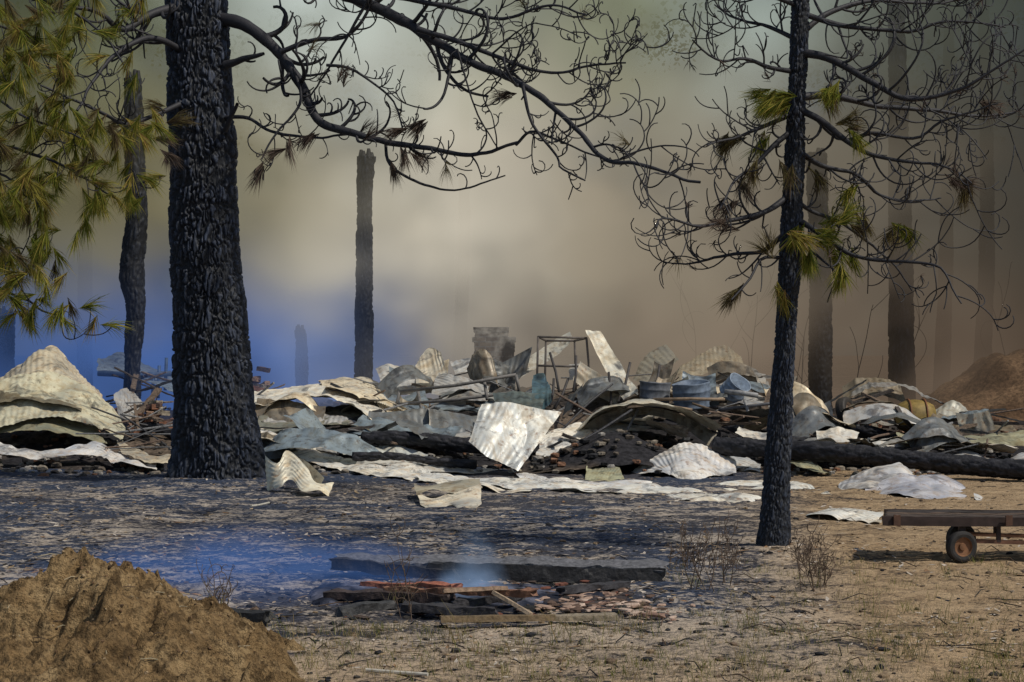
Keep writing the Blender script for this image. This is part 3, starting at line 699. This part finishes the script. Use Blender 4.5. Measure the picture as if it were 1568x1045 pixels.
mb=MB(); 
for k in range(150):
    px=rng.uniform(385,1568) if k%5 else rng.uniform(190,260); py=rng.uniform(575,690) if px<1200 else rng.uniform(620,700); c=R((px,py)); c.z=max(c.z,float(hrub(c.x,c.y))+.05)
    a=rng.uniform(0,3.14); L=rng.uniform(.4,1.9); v=Vector((math.cos(a),math.sin(a)*.5,rng.uniform(-.3,.5)))*L*.5
    r=rng.uniform(.010,.028)
    if rng.random()<.5: tube(mb,[tuple(c-v),tuple(c+rv(.05)),tuple(c+v)],r*.7,7,0,rng.choice([(.05,.05,.055),(.16,.11,.08),(.2,.2,.2)]),True)
    else: plank(mb,c-v,c+v,r*4,r*1.5,rng.choice([(.03,.03,.03),(.05,.04,.035),(.14,.1,.07)]),k,.008)
mb.obj('burnt_roof_timbers',[M_char],False)
mb=MB()
for k in range(2400):
    x=rng.uniform(-10.5,10.5); y=rng.uniform(22.8,33) if k%3 else rng.uniform(22.2,25); s=rng.uniform(.02,.065)
    c=rng.choice([(.03,.03,.032),(.06,.055,.05),(.12,.10,.08),(.22,.19,.15),(.20,.11,.07),(.32,.30,.27)])
    chunk(mb,(x,y,0),(s*1.3,s,s*.6),c,k)
V=np.concatenate(mb.v); C=V.reshape(-1,24,3); cen=C.mean(1); hh=hrub(cen[:,0],cen[:,1])+.01+gz(cen[:,0],cen[:,1]); C[:,:,2]+=hh[:,None]; mb.v=[C.reshape(-1,3)]
mb.obj('rubble_stones',[M_rub],False)

def brickheap(name,px,py,d,wid,hei,n,seed):
    mb=MB(); r_=random.Random(seed)
    for k in range(n):
        u=r_.uniform(-1,1); v=r_.uniform(-1,1); hz=(1-abs(u)**1.5)*(1-abs(v)*.6)
        c=W(px,py,d)+Vector((u*wid,v*wid*.7,0)); c.z=r_.uniform(.2,1)*hz*hei+.02
        a=r_.uniform(0,3); L=.11
        plank(mb,c-Vector((math.cos(a)*L,math.sin(a)*L,r_.uniform(-.06,.06))),c+Vector((math.cos(a)*L,math.sin(a)*L,r_.uniform(-.06,.06))),.11,.075,r_.choice([(.28,.14,.09),(.34,.22,.15),(.3,.26,.2),(.12,.08,.07)]),k,.005)
    return mb.obj(name,[M_rub],False)
brickheap('brick_rubble_heap',235,640,26.5,.45,.95,170,1)
brickheap('brick_rubble_heap',398,600,29.5,.35,1.5,150,2)
brickheap('brick_rubble_heap',175,630,28,.5,.9,110,3)
brickheap('brick_rubble_heap',1330,650,26.5,1.0,.55,140,4)
brickheap('brick_rubble_heap',905,610,28,.8,.85,120,5)

def m_brick():
    t=NT('smoked_brick'); c=t.coord(); s=t.n('ShaderNodeSeparateXYZ'); t.l(c,s.inputs[0]); cb=t.n('ShaderNodeCombineXYZ')
    t.l(t.math('ADD',s.outputs[0],s.outputs[1]),cb.inputs[0]); t.l(s.outputs[2],cb.inputs[1])
    b=t.n('ShaderNodeTexBrick'); t.l(cb.outputs[0],b.inputs[0]); b.inputs['Scale'].default_value=1; b.inputs['Brick Width'].default_value=.22; b.inputs['Row Height'].default_value=.085; b.inputs['Mortar Size'].default_value=.01
    b.inputs['Color1'].default_value=(.27,.23,.19,1); b.inputs['Color2'].default_value=(.20,.17,.15,1); b.inputs['Mortar'].default_value=(.26,.24,.22,1)
    n=t.noise(c,2.5,5,.6,.5); col=t.mix(t.ramp(n,[(.44,0.),(.6,.85)]),b.outputs[0],(.48,.44,.38)); n3=t.noise(c,3,4)
    col=t.mix(t.ramp(n3,[(.48,0.),(.6,.85)]),col,(.06,.055,.052)); t.bsdf(col,.9,0,t.bump(b.outputs[1],-.4,.008),.1); return t.mat
M_brick=m_brick()
mb=MB(); c0=W(757,600,29.5)
for k in range(24):
    z=k*.085; w=.70 if k<21 else (.76 if k==21 else .68)
    if k%6==5: w+=.03
    ox=rng.uniform(-.005,.005)
    plank(mb,(c0.x-w/2+ox,29.8,z+.04),(c0.x+w/2+ox+(.0 if k<22 else -.1),29.8,z+.04),.6,.085,(.5,.5,.5),k,.003)
mb.obj('brick_chimney',[M_brick],False)

def rod(mb,pts,r,col): tube(mb,[tuple(R(p)) for p in pts],r,8,0,col,True)
mb=MB(); cst=(.14,.12,.11); db=28.6
for q in [[(824,516,db),(822,600,db)],[(898,518,db),(905,600,db)],[(824,516,db),(898,518,db)],[(836,522,db+1),(834,600,db+1)],[(880,522,db+1),(882,600,db+1)],[(824,516,db),(836,522,db+1)],[(898,518,db),(880,522,db+1)],[(836,522,db+1),(880,522,db+1)],[(822,560,db),(902,562,db)]]:
    rod(mb,q,.020,cst)
mb.obj('steel_table_frame',[M_generic])
mb=MB()
for q in [[(612,600,26.4),(700,590,26.2),(790,574,26)],[(790,574,26),(796,604,26)],[(612,600,26.4),(606,625,26.4)],[(640,600,26.8),(648,640,26.3)],[(742,586,26.2),(746,612,26)],[(606,620,26.4),(700,612,26.2),(796,600,26)]]:
    rod(mb,q,.026,(.17,.16,.15))
mb.obj('steel_bed_frame',[M_generic])
mb=MB()
for (a,b,c_,d_) in [(842,540,856,600),(870,580,850,625),(882,545,878,600),(965,555,940,650),(932,570,935,630),(1010,560,1000,600),(848,580,842,622),(1205,560,1215,610),(1245,620,1200,600)]:
    rod(mb,[(a,b,27.5),((a+c_)/2+2,(b+d_)/2,27.4),(c_,d_,27.2)],.022,(.06,.055,.055))
for (a,b,c_,d_,r) in [(1120,640,1240,625,.03),(1100,628,1245,612,.025),(1180,640,1250,668,.03),(1140,612,1150,650,.025),(1215,618,1250,660,.02),(1060,618,1120,640,.02),(1000,612,1110,612,.025),(1110,600,1160,606,.04),(960,615,1060,628,.025)]:
    rod(mb,[(a,b,26),((a+c_)/2,(b+d_)/2-1,25.9),(c_,d_,25.8)],r,rng.choice([(.12,.12,.13),(.25,.18,.12),(.3,.3,.3)]))
for (a,b) in [(235,575),(255,548),(244,560)]: rod(mb,[(a,b,30),(a-2,b+50,30)],.03,(.05,.09,.16))
rod(mb,[(150,572,30),(220,575,30),(262,572,30)],.05,(.05,.08,.13))
mb.obj('twisted_steel_pipes',[M_generic])

def drum(name,px,py,d,r,h,col,tilt=0.,rx=0.):
    mb=MB(); prof=[(0,0),(r,0),(r*1.03,.02),(r,.04),(r*1.0,h*.33),(r*1.03,h*.36),(r,h*.39),(r,h*.64),(r*1.03,h*.67),(r,h*.7),(r,h-.03),(r*1.04,h-.01),(r*1.02,h),(r*.95,h-.01),(r*.94,h*.3),(0,h*.28)]
    n=40; V=[(p*math.cos(a),p*math.sin(a),z) for p,z in prof for a in np.linspace(0,2*math.pi,n,endpoint=False)]
    V=np.array(V); V+=np.stack([fbm(V*3+px+k,2,k) for k in range(3)],1)*.035
    M=Matrix.Rotation(tilt,3,'Y')@Matrix.Rotation(rx,3,'X'); V=V@np.array(M).T; b=W(px,py,d); V+=np.array(b)
    mb.add(V,grid_faces(len(prof),n,True),0,col); return mb.obj(name,[M_generic])
drum('metal_drum',1001,622,26.8,.25,.38,(.14,.15,.17),.05)
drum('metal_drum',1060,625,26.4,.28,.40,(.15,.19,.25),-.08,.1)
drum('metal_drum',1118,605,27.2,.21,.30,(.26,.32,.40),.6,.5)
drum('metal_drum',1192,618,26.4,.19,.3,(.25,.21,.17),.9)
mb=MB(); n=36; V=[]; prof=[(0,-.28),(.12,-.27),(.2,-.22),(.25,-.12),(.265,0),(.25,.12),(.2,.22),(.12,.27),(0,.28)]
for p,z in prof:
    for a in np.linspace(0,2*math.pi,n,endpoint=False): V.append((z*1.1,p*math.cos(a),p*math.sin(a)))
T_=W(1402,638,25.8)
V=np.array(V)+fbm(np.array(V)*5,2,3)[:,None]*.05; V+=np.array(T_); w=sst(-.1,.3,fbm(V*6,3,8))[:,None]
mb.add(V,grid_faces(len(prof),n,True),0,np.array([.24,.165,.045])*(1-w)+np.array([.10,.06,.03])*w)
for xo in (-.12,.12):
    P=[(T_.x+xo,T_.y+.262*math.cos(a),T_.z+.262*math.sin(a)) for a in np.linspace(0,2*math.pi,30)]
    tube(mb,P,.014,6,0,(.2,.08,.035))
mb.obj('yellow_tank',[M_generic])

def wheel_geo(mb,c,R0,w,axis,tcol=(.02,.02,.02),hcol=(.18,.1,.06)):
    c=np.array(c); axis=np.array(axis)/np.linalg.norm(axis); u=np.cross(axis,[0,0,1]); u/=np.linalg.norm(u); v=np.cross(axis,u)
    n=44
    prof=[(.62,-.45),(.80,-.5),(.93,-.46),(1,-.3),(.985,-.12),(1,-.08),(1,.08),(.985,.12),(1,.3),(.93,.46),(.80,.5),(.62,.45)]
    def ring(prof,col):
        V=[]
        for p,z in prof:
            for a in np.linspace(0,2*math.pi,n,endpoint=False): V.append(c+axis*z*w+(u*math.cos(a)+v*math.sin(a))*p*R0)
        mb.add(V,grid_faces(len(prof),n,True),0,col)
    ring(prof,tcol)
    ring([(.64,-.42),(.60,-.42),(.55,-.2),(.25,-.15),(.22,-.35),(.0,-.36)],hcol)
    ring([(.64,.42),(.60,.42),(.55,.2),(.25,.15),(.22,.35),(.0,.36)],hcol)
mb=MB(); wheel_geo(mb,W(1252,645,24.6),.2,.14,(.3,-1,.25),(.03,.03,.03),(.14,.13,.12)); mb.obj('scorched_wheel',[M_generic])
mb=MB(); wheel_geo(mb,W(1296,632,26),.24,.16,(.9,-.6,.3),(.04,.035,.03),(.2,.14,.1)); mb.obj('scorched_wheel',[M_generic])

# ---------------- flatbed trailer
root=empty('flatbed_trailer')
dt=13.0; a=W(1352,790,dt); zt=a.z; sk=.24
def part(name,fn):
    mb=MB(); fn(mb); mb.obj(name,[M_generic],False,root)
RS=(.045,.030,.026)
part('side_rail_front',lambda m:plank(m,(a.x,dt,zt-.04),(a.x+2.6,dt+.05,zt-.06),.035,.07,RS,1,.0025))
part('side_rail_back',lambda m:plank(m,(a.x+.6*sk,dt+.6,zt-.04),(a.x+2.6,dt+.65,zt-.06),.035,.07,RS,2,.002))
def deck(m):
    for k in range(5): plank(m,(a.x+.02+(k*.105+.1)*sk,dt+.08+k*.105,zt-.014),(a.x+2.58,dt+.11+k*.105,zt-.032),.090,.018,rng.choice([(.08,.06,.048),(.05,.04,.035),(.12,.08,.055)]),10+k,.004)
part('deck_boards',deck)
def cross(m):
    for k in range(5): plank(m,(a.x+.03+k*.62,dt+.02,zt-.055),(a.x+.03+k*.62+.58*sk,dt+.6,zt-.055),.04,.04,RS,20+k,.002)
part('cross_members',cross)
wx=W(1473,840,dt).x
part('wheel_1',lambda m:wheel_geo(m,(wx,dt+.02,.12),.12,.08,(.25,-1,0),(.03,.028,.027),(.20,.10,.05)))
part('wheel_2',lambda m:wheel_geo(m,(wx+.15,dt+.6,.12),.12,.08,(.25,-1,0),(.03,.028,.027),(.20,.10,.05)))
part('axle',lambda m:tube(m,[(wx,dt+.05,.12),(wx+.15,dt+.6,.12)],.02,10,0,RS,True))
def springs(m):
    for yy in (.06,.55):
        o=wx+yy*sk
        plank(m,(o,dt+yy,.14),(o,dt+yy,zt-.07),.05,.04,RS,31,.002)
        plank(m,(o+.05,dt+yy,.16),(o+.9,dt+yy,.13),.03,.03,(.16,.08,.05),32,.002)
        plank(m,(o+.28,dt+yy,.15),(o+.28,dt+yy,zt-.07),.03,.03,RS,33,.002)
part('spring_hangers',springs)
def stakes(m):
    for k in (0.1,.95,2.3): plank(m,(a.x+k,dt-.03,zt-.075),(a.x+k,dt-.03,zt+.008),.05,.02,(.11,.06,.04),41,.002)
part('stake_pockets',stakes)

# ---------------- litter, clods, grass, weeds
mb=MB(); N=19000; xsr=np.array([rng.uniform(-1,1) for _ in range(N)]); 
ysr=np.array([1/rng.uniform(1/23,1/7.0) for _ in range(N)]); xx=xsr*ysr*.36; zz=gz(xx,ysr)+.004
dens=fbm(np.stack([xx*1.2,ysr*1.2,xx*0],1),3,77)
for k in range(N):
    if dens[k]<rng.uniform(-.4,.3): continue
    c=Vector((xx[k],ysr[k],zz[k])); s=rng.uniform(.005,.018)*(1 if ysr[k]<11 else 1.7); a=rng.uniform(0,3.14); u=Vector((math.cos(a),math.sin(a),rng.uniform(-.2,.25)))*s*rng.uniform(1,3.0); v=Vector((-math.sin(a),math.cos(a),rng.uniform(-.3,.3)))*s*.7
    q=rng.random(); sandy=ysr[k]<10.5 or xx[k]-.13*ysr[k]>.3
    if q<.4: col=rng.choice([(.42,.36,.29),(.50,.44,.37),(.36,.28,.19)])
    elif q<.75: col=rng.choice([(.02,.02,.022),(.04,.035,.03),(.08,.06,.045)]) if not sandy else rng.choice([(.12,.09,.06),(.05,.04,.03),(.17,.12,.075)])
    else: col=rng.choice([(.26,.16,.09),(.2,.15,.1),(.3,.22,.13)])
    mb.add([c-u,c-v*.8,c+u*.9,c+v],[(0,1,2,3)],0,col)
mb.obj('leaf_litter',[M_litter],False)
mb=MB(); N=1700; ysr=np.array([1/rng.uniform(1/22,1/7.0) for _ in range(N)]); xx=np.array([rng.uniform(-1,1) for _ in range(N)])*ysr*.36; zz=gz(xx,ysr)
for k in range(N):
    s=rng.uniform(.004,.016)*rng.choice([1,1,1.8]); chunk(mb,(xx[k],ysr[k],zz[k]+s*.1),(s*1.3,s,s*.6),rng.choice([(.03,.03,.033),(.05,.045,.04),(.22,.16,.1),(.14,.1,.07),(.25,.2,.15)]),k)
mb.obj('dirt_clods',[M_litter],False)
mb=MB()
for k in range(380):
    y=1/rng.uniform(1/21,1/7.2); x=rng.uniform(-1,1)*y*.34; z=float(gz(x,y))+.012; a=rng.uniform(0,3.14); L=rng.uniform(.05,.3)
    v=Vector((math.cos(a),math.sin(a),0))*L*.5; p=Vector((x,y,z))
    tube(mb,[tuple(p-v),tuple(p+rv(.02)+Vector((0,0,.015))),tuple(p+v)],[.004,.0035,.002],5,0,rng.choice([(.03,.03,.03),(.05,.04,.035),(.28,.22,.16),(.1,.07,.05)]))
for (q0,q1) in [((560,1026),(655,1033)),((385,775),(412,770))]:
    p0=gp(*q0,.03);p1=gp(*q1,.03); tube(mb,[tuple(p0),tuple(p0.lerp(p1,.5)+rv(.01)),tuple(p1)],.010,7,0,(.5,.47,.4),True)
mb.obj('fallen_twigs',[M_litter],False)

def blade(mb,p,h,lean,w,col):
    a=rng.uniform(0,6.28); s=Vector((math.cos(a),math.sin(a),0))*w; m=p+Vector((lean.x*.35,lean.y*.35,h*.6)); e=p+Vector((lean.x,lean.y,h))
    mb.add([p-s,p+s,m+s*.7,m-s*.7,e],[(0,1,2,3),(3,2,4)],0,col)
mb=MB()
def clump(x,y,n,h,green):
    z=float(gz(x,y))
    for _ in range(n):
        p=Vector((x+rng.gauss(0,.05),y+rng.gauss(0,.05),z-.005)); hh=h*rng.uniform(.3,1.2)
        col=rng.choice([(.12,.15,.03),(.20,.22,.05),(.3,.25,.11)]) if rng.random()<green else rng.choice([(.36,.29,.15),(.28,.21,.1),(.42,.36,.22)])
        blade(mb,p,hh,rv(hh*.8),.0017,col)
for k in range(1100):
    y=rng.uniform(7.4,9.9) if k%4 else rng.uniform(9.9,13); x=rng.uniform(-.9,1)*y*.33
    if -.8<x<1 and y>9.9: continue
    if y>10 and x<1: continue
    clump(x,y,rng.randint(6,22),rng.choice([.04,.06,.05,.09]),rng.uniform(.1,.9))
for px,py in [(610,935),(325,950),(870,985),(950,970),(980,960),(1140,1030),(1250,900),(1520,1000),(700,985),(1330,940),(1150,960),(1400,1010),(1440,960)]:
    p=gp(px,py,0); clump(p.x,p.y,26,.2,.3)
mb.obj('dry_grass',[M_needle],False)
mb=MB(); tips=[]; RMIN=.0022
def weed(px,py,h,n):
    p=gp(px,py,0)
    for _ in range(n): twig(mb,p+Vector((rng.uniform(-.08,.08),rng.uniform(-.06,.06),0)),Vector((rng.uniform(-.35,.35),rng.uniform(-.3,.3),1)),h*rng.uniform(.5,1.1),.0035,2,tips,rng.uniform(-.5,.5),n=4,colr=(.10,.075,.055))
weed(1075,905,.5,6); weed(1100,895,.4,4); weed(1240,905,.42,5); weed(1270,900,.35,4); weed(1225,870,.3,3); weed(325,945,.4,3); weed(625,950,.55,2); weed(1040,870,.25,4)
for c in mb.c: c[:]=(.13,.095,.07)
mb.obj('dead_weed',[M_litter])
mb=MB()
for k in range(420):
    a=rng.uniform(0,6.28); r_=rng.uniform(.05,1.0); x=-2.02+r_*math.cos(a); y=8.15+r_*math.sin(a)
    z=mound_z(x,y); s=rng.uniform(.003,.011)
    if z<0: continue
    chunk(mb,(x,y,z),(s,s,s*.7),rng.choice([(.25,.17,.09),(.16,.10,.055),(.34,.25,.15),(.08,.055,.035)]),k)
for k in range(60):
    a=rng.uniform(0,6.28); r_=rng.uniform(.05,.9); x=-2.02+r_*math.cos(a); y=8.15+r_*math.sin(a); z=mound_z(x,y)+.006; v=rv(.05); v.z*=.3
    tube(mb,[(x-v.x,y-v.y,z-v.z*.3),(x,y,z+.008),(x+v.x,y+v.y,z+v.z*.5)],.0022,4,0,rng.choice([(.35,.3,.2),(.1,.07,.05),(.4,.33,.22)]))
mb.obj('dirt_mound_clods',[M_litter],False)

# ---------------- smoke volumes, lit by their own emission
def box(name,x0,x1,y0,y1,z0,z1,mat):
    v=[(x,y,z) for x in (x0,x1) for y in (y0,y1) for z in (z0,z1)]
    f=[(0,1,3,2),(4,6,7,5),(0,4,5,1),(2,3,7,6),(0,2,6,4),(1,5,7,3)]
    mb=MB(); mb.add(v,f); return mb.obj(name,[mat],False)
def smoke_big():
    t=NT('self_lit_smoke'); c=t.coord()
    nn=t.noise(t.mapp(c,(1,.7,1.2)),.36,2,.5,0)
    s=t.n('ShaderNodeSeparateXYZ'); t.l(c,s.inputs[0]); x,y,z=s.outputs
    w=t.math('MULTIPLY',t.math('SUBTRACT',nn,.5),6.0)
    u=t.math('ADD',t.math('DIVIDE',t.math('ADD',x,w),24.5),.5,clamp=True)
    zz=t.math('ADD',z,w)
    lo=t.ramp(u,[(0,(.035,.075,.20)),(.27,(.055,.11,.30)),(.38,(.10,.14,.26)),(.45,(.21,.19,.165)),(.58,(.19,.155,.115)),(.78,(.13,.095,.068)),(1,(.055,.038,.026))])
    mi=t.ramp(u,[(0,(.05,.050,.028)),(.15,(.12,.105,.05)),(.3,(.18,.16,.10)),(.47,(.46,.42,.34)),(.60,(.24,.205,.15)),(.78,(.105,.088,.065)),(1,(.035,.031,.024))])  # paler middle is a glow painted into the smoke colour
    hi=t.ramp(u,[(0,(.018,.022,.012)),(.2,(.09,.10,.055)),(.38,(.42,.47,.44)),(.5,(.23,.24,.17)),(.62,(.15,.165,.105)),(.71,(.29,.34,.31)),(.80,(.09,.10,.078)),(1,(.014,.018,.016))])  # darker ends paint a vignette into the smoke colour
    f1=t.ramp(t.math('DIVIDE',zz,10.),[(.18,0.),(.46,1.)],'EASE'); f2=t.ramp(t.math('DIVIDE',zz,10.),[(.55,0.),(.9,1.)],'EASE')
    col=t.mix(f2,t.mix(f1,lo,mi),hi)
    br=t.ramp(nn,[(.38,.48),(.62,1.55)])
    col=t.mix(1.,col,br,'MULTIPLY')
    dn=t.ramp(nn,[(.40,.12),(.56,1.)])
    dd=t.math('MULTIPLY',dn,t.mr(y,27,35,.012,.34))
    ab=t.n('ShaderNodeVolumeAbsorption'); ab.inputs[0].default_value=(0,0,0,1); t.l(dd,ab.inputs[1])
    em=t.n('ShaderNodeEmission'); t.l(col,em.inputs[0]); t.l(dd,em.inputs[1])  # emission stands in for ambient light scattered inside the smoke
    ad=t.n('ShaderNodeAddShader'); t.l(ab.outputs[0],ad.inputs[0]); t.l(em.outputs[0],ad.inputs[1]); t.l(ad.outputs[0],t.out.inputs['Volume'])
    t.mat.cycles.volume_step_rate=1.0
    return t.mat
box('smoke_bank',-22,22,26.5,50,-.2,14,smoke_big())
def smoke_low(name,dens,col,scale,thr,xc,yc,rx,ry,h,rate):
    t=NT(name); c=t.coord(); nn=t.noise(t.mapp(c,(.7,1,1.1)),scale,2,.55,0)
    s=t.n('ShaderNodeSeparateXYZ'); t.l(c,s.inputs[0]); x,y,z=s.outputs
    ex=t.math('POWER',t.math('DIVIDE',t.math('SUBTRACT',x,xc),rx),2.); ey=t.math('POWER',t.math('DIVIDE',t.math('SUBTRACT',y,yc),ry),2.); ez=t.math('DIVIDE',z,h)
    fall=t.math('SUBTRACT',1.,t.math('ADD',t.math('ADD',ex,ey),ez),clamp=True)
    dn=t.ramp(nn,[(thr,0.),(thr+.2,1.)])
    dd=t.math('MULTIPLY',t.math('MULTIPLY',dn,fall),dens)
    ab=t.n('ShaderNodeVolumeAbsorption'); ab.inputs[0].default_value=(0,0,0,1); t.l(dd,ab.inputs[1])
    em=t.n('ShaderNodeEmission'); em.inputs[0].default_value=(*col,1); t.l(dd,em.inputs[1])  # plume glows in its own blue instead of scattering outside light
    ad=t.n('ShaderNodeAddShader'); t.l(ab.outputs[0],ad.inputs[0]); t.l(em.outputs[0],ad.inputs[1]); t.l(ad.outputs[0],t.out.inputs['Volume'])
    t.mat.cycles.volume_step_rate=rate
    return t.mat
box('smoke_plume',-3.8,-.4,10.4,13.8,-.02,.45,smoke_low('glowing_blue_drift',1.0,(.06,.14,.38),2.2,.36,-1.9,12.0,1.8,1.7,.42,1.3))
box('smoke_plume',-.6,.15,10.5,11.5,.0,.5,smoke_low('glowing_blue_wisp',4.5,(.22,.33,.52),4.2,.42,-.25,11.0,.3,.35,.5,1.3))

# ---------------- light
w=bpy.data.worlds.new('World'); bpy.context.scene.world=w; w.use_nodes=True; nt=w.node_tree
sky=nt.nodes.new('ShaderNodeTexSky'); sky.sky_type='NISHITA'; sky.sun_disc=False
el=math.radians(52); az=math.radians(120)
sky.sun_elevation=el; sky.sun_rotation=az
nt.links.new(sky.outputs[0],nt.nodes['Background'].inputs[0]); nt.nodes['Background'].inputs[1].default_value=.08
sd=bpy.data.lights.new('sun','SUN'); sd.energy=3.1; sd.angle=math.radians(2.0); sd.color=(1,.93,.82)
so=bpy.data.objects.new('sun',sd); bpy.context.scene.collection.objects.link(so)
dirv=Vector((math.sin(az)*math.cos(el),math.cos(az)*math.cos(el),math.sin(el)))
so.rotation_euler=dirv.to_track_quat('Z','Y').to_euler()
cam=bpy.data.cameras.new('camera'); co=bpy.data.objects.new('camera',cam); bpy.context.scene.collection.objects.link(co)
co.location=(0,0,H); co.rotation_euler=(math.pi/2,0,0); cam.lens=60; cam.sensor_width=36; cam.shift_y=.0112; cam.clip_end=3000
bpy.context.scene.camera=co
sc=bpy.context.scene; sc.view_settings.view_transform='Standard'; sc.view_settings.look='None'; sc.view_settings.exposure=0
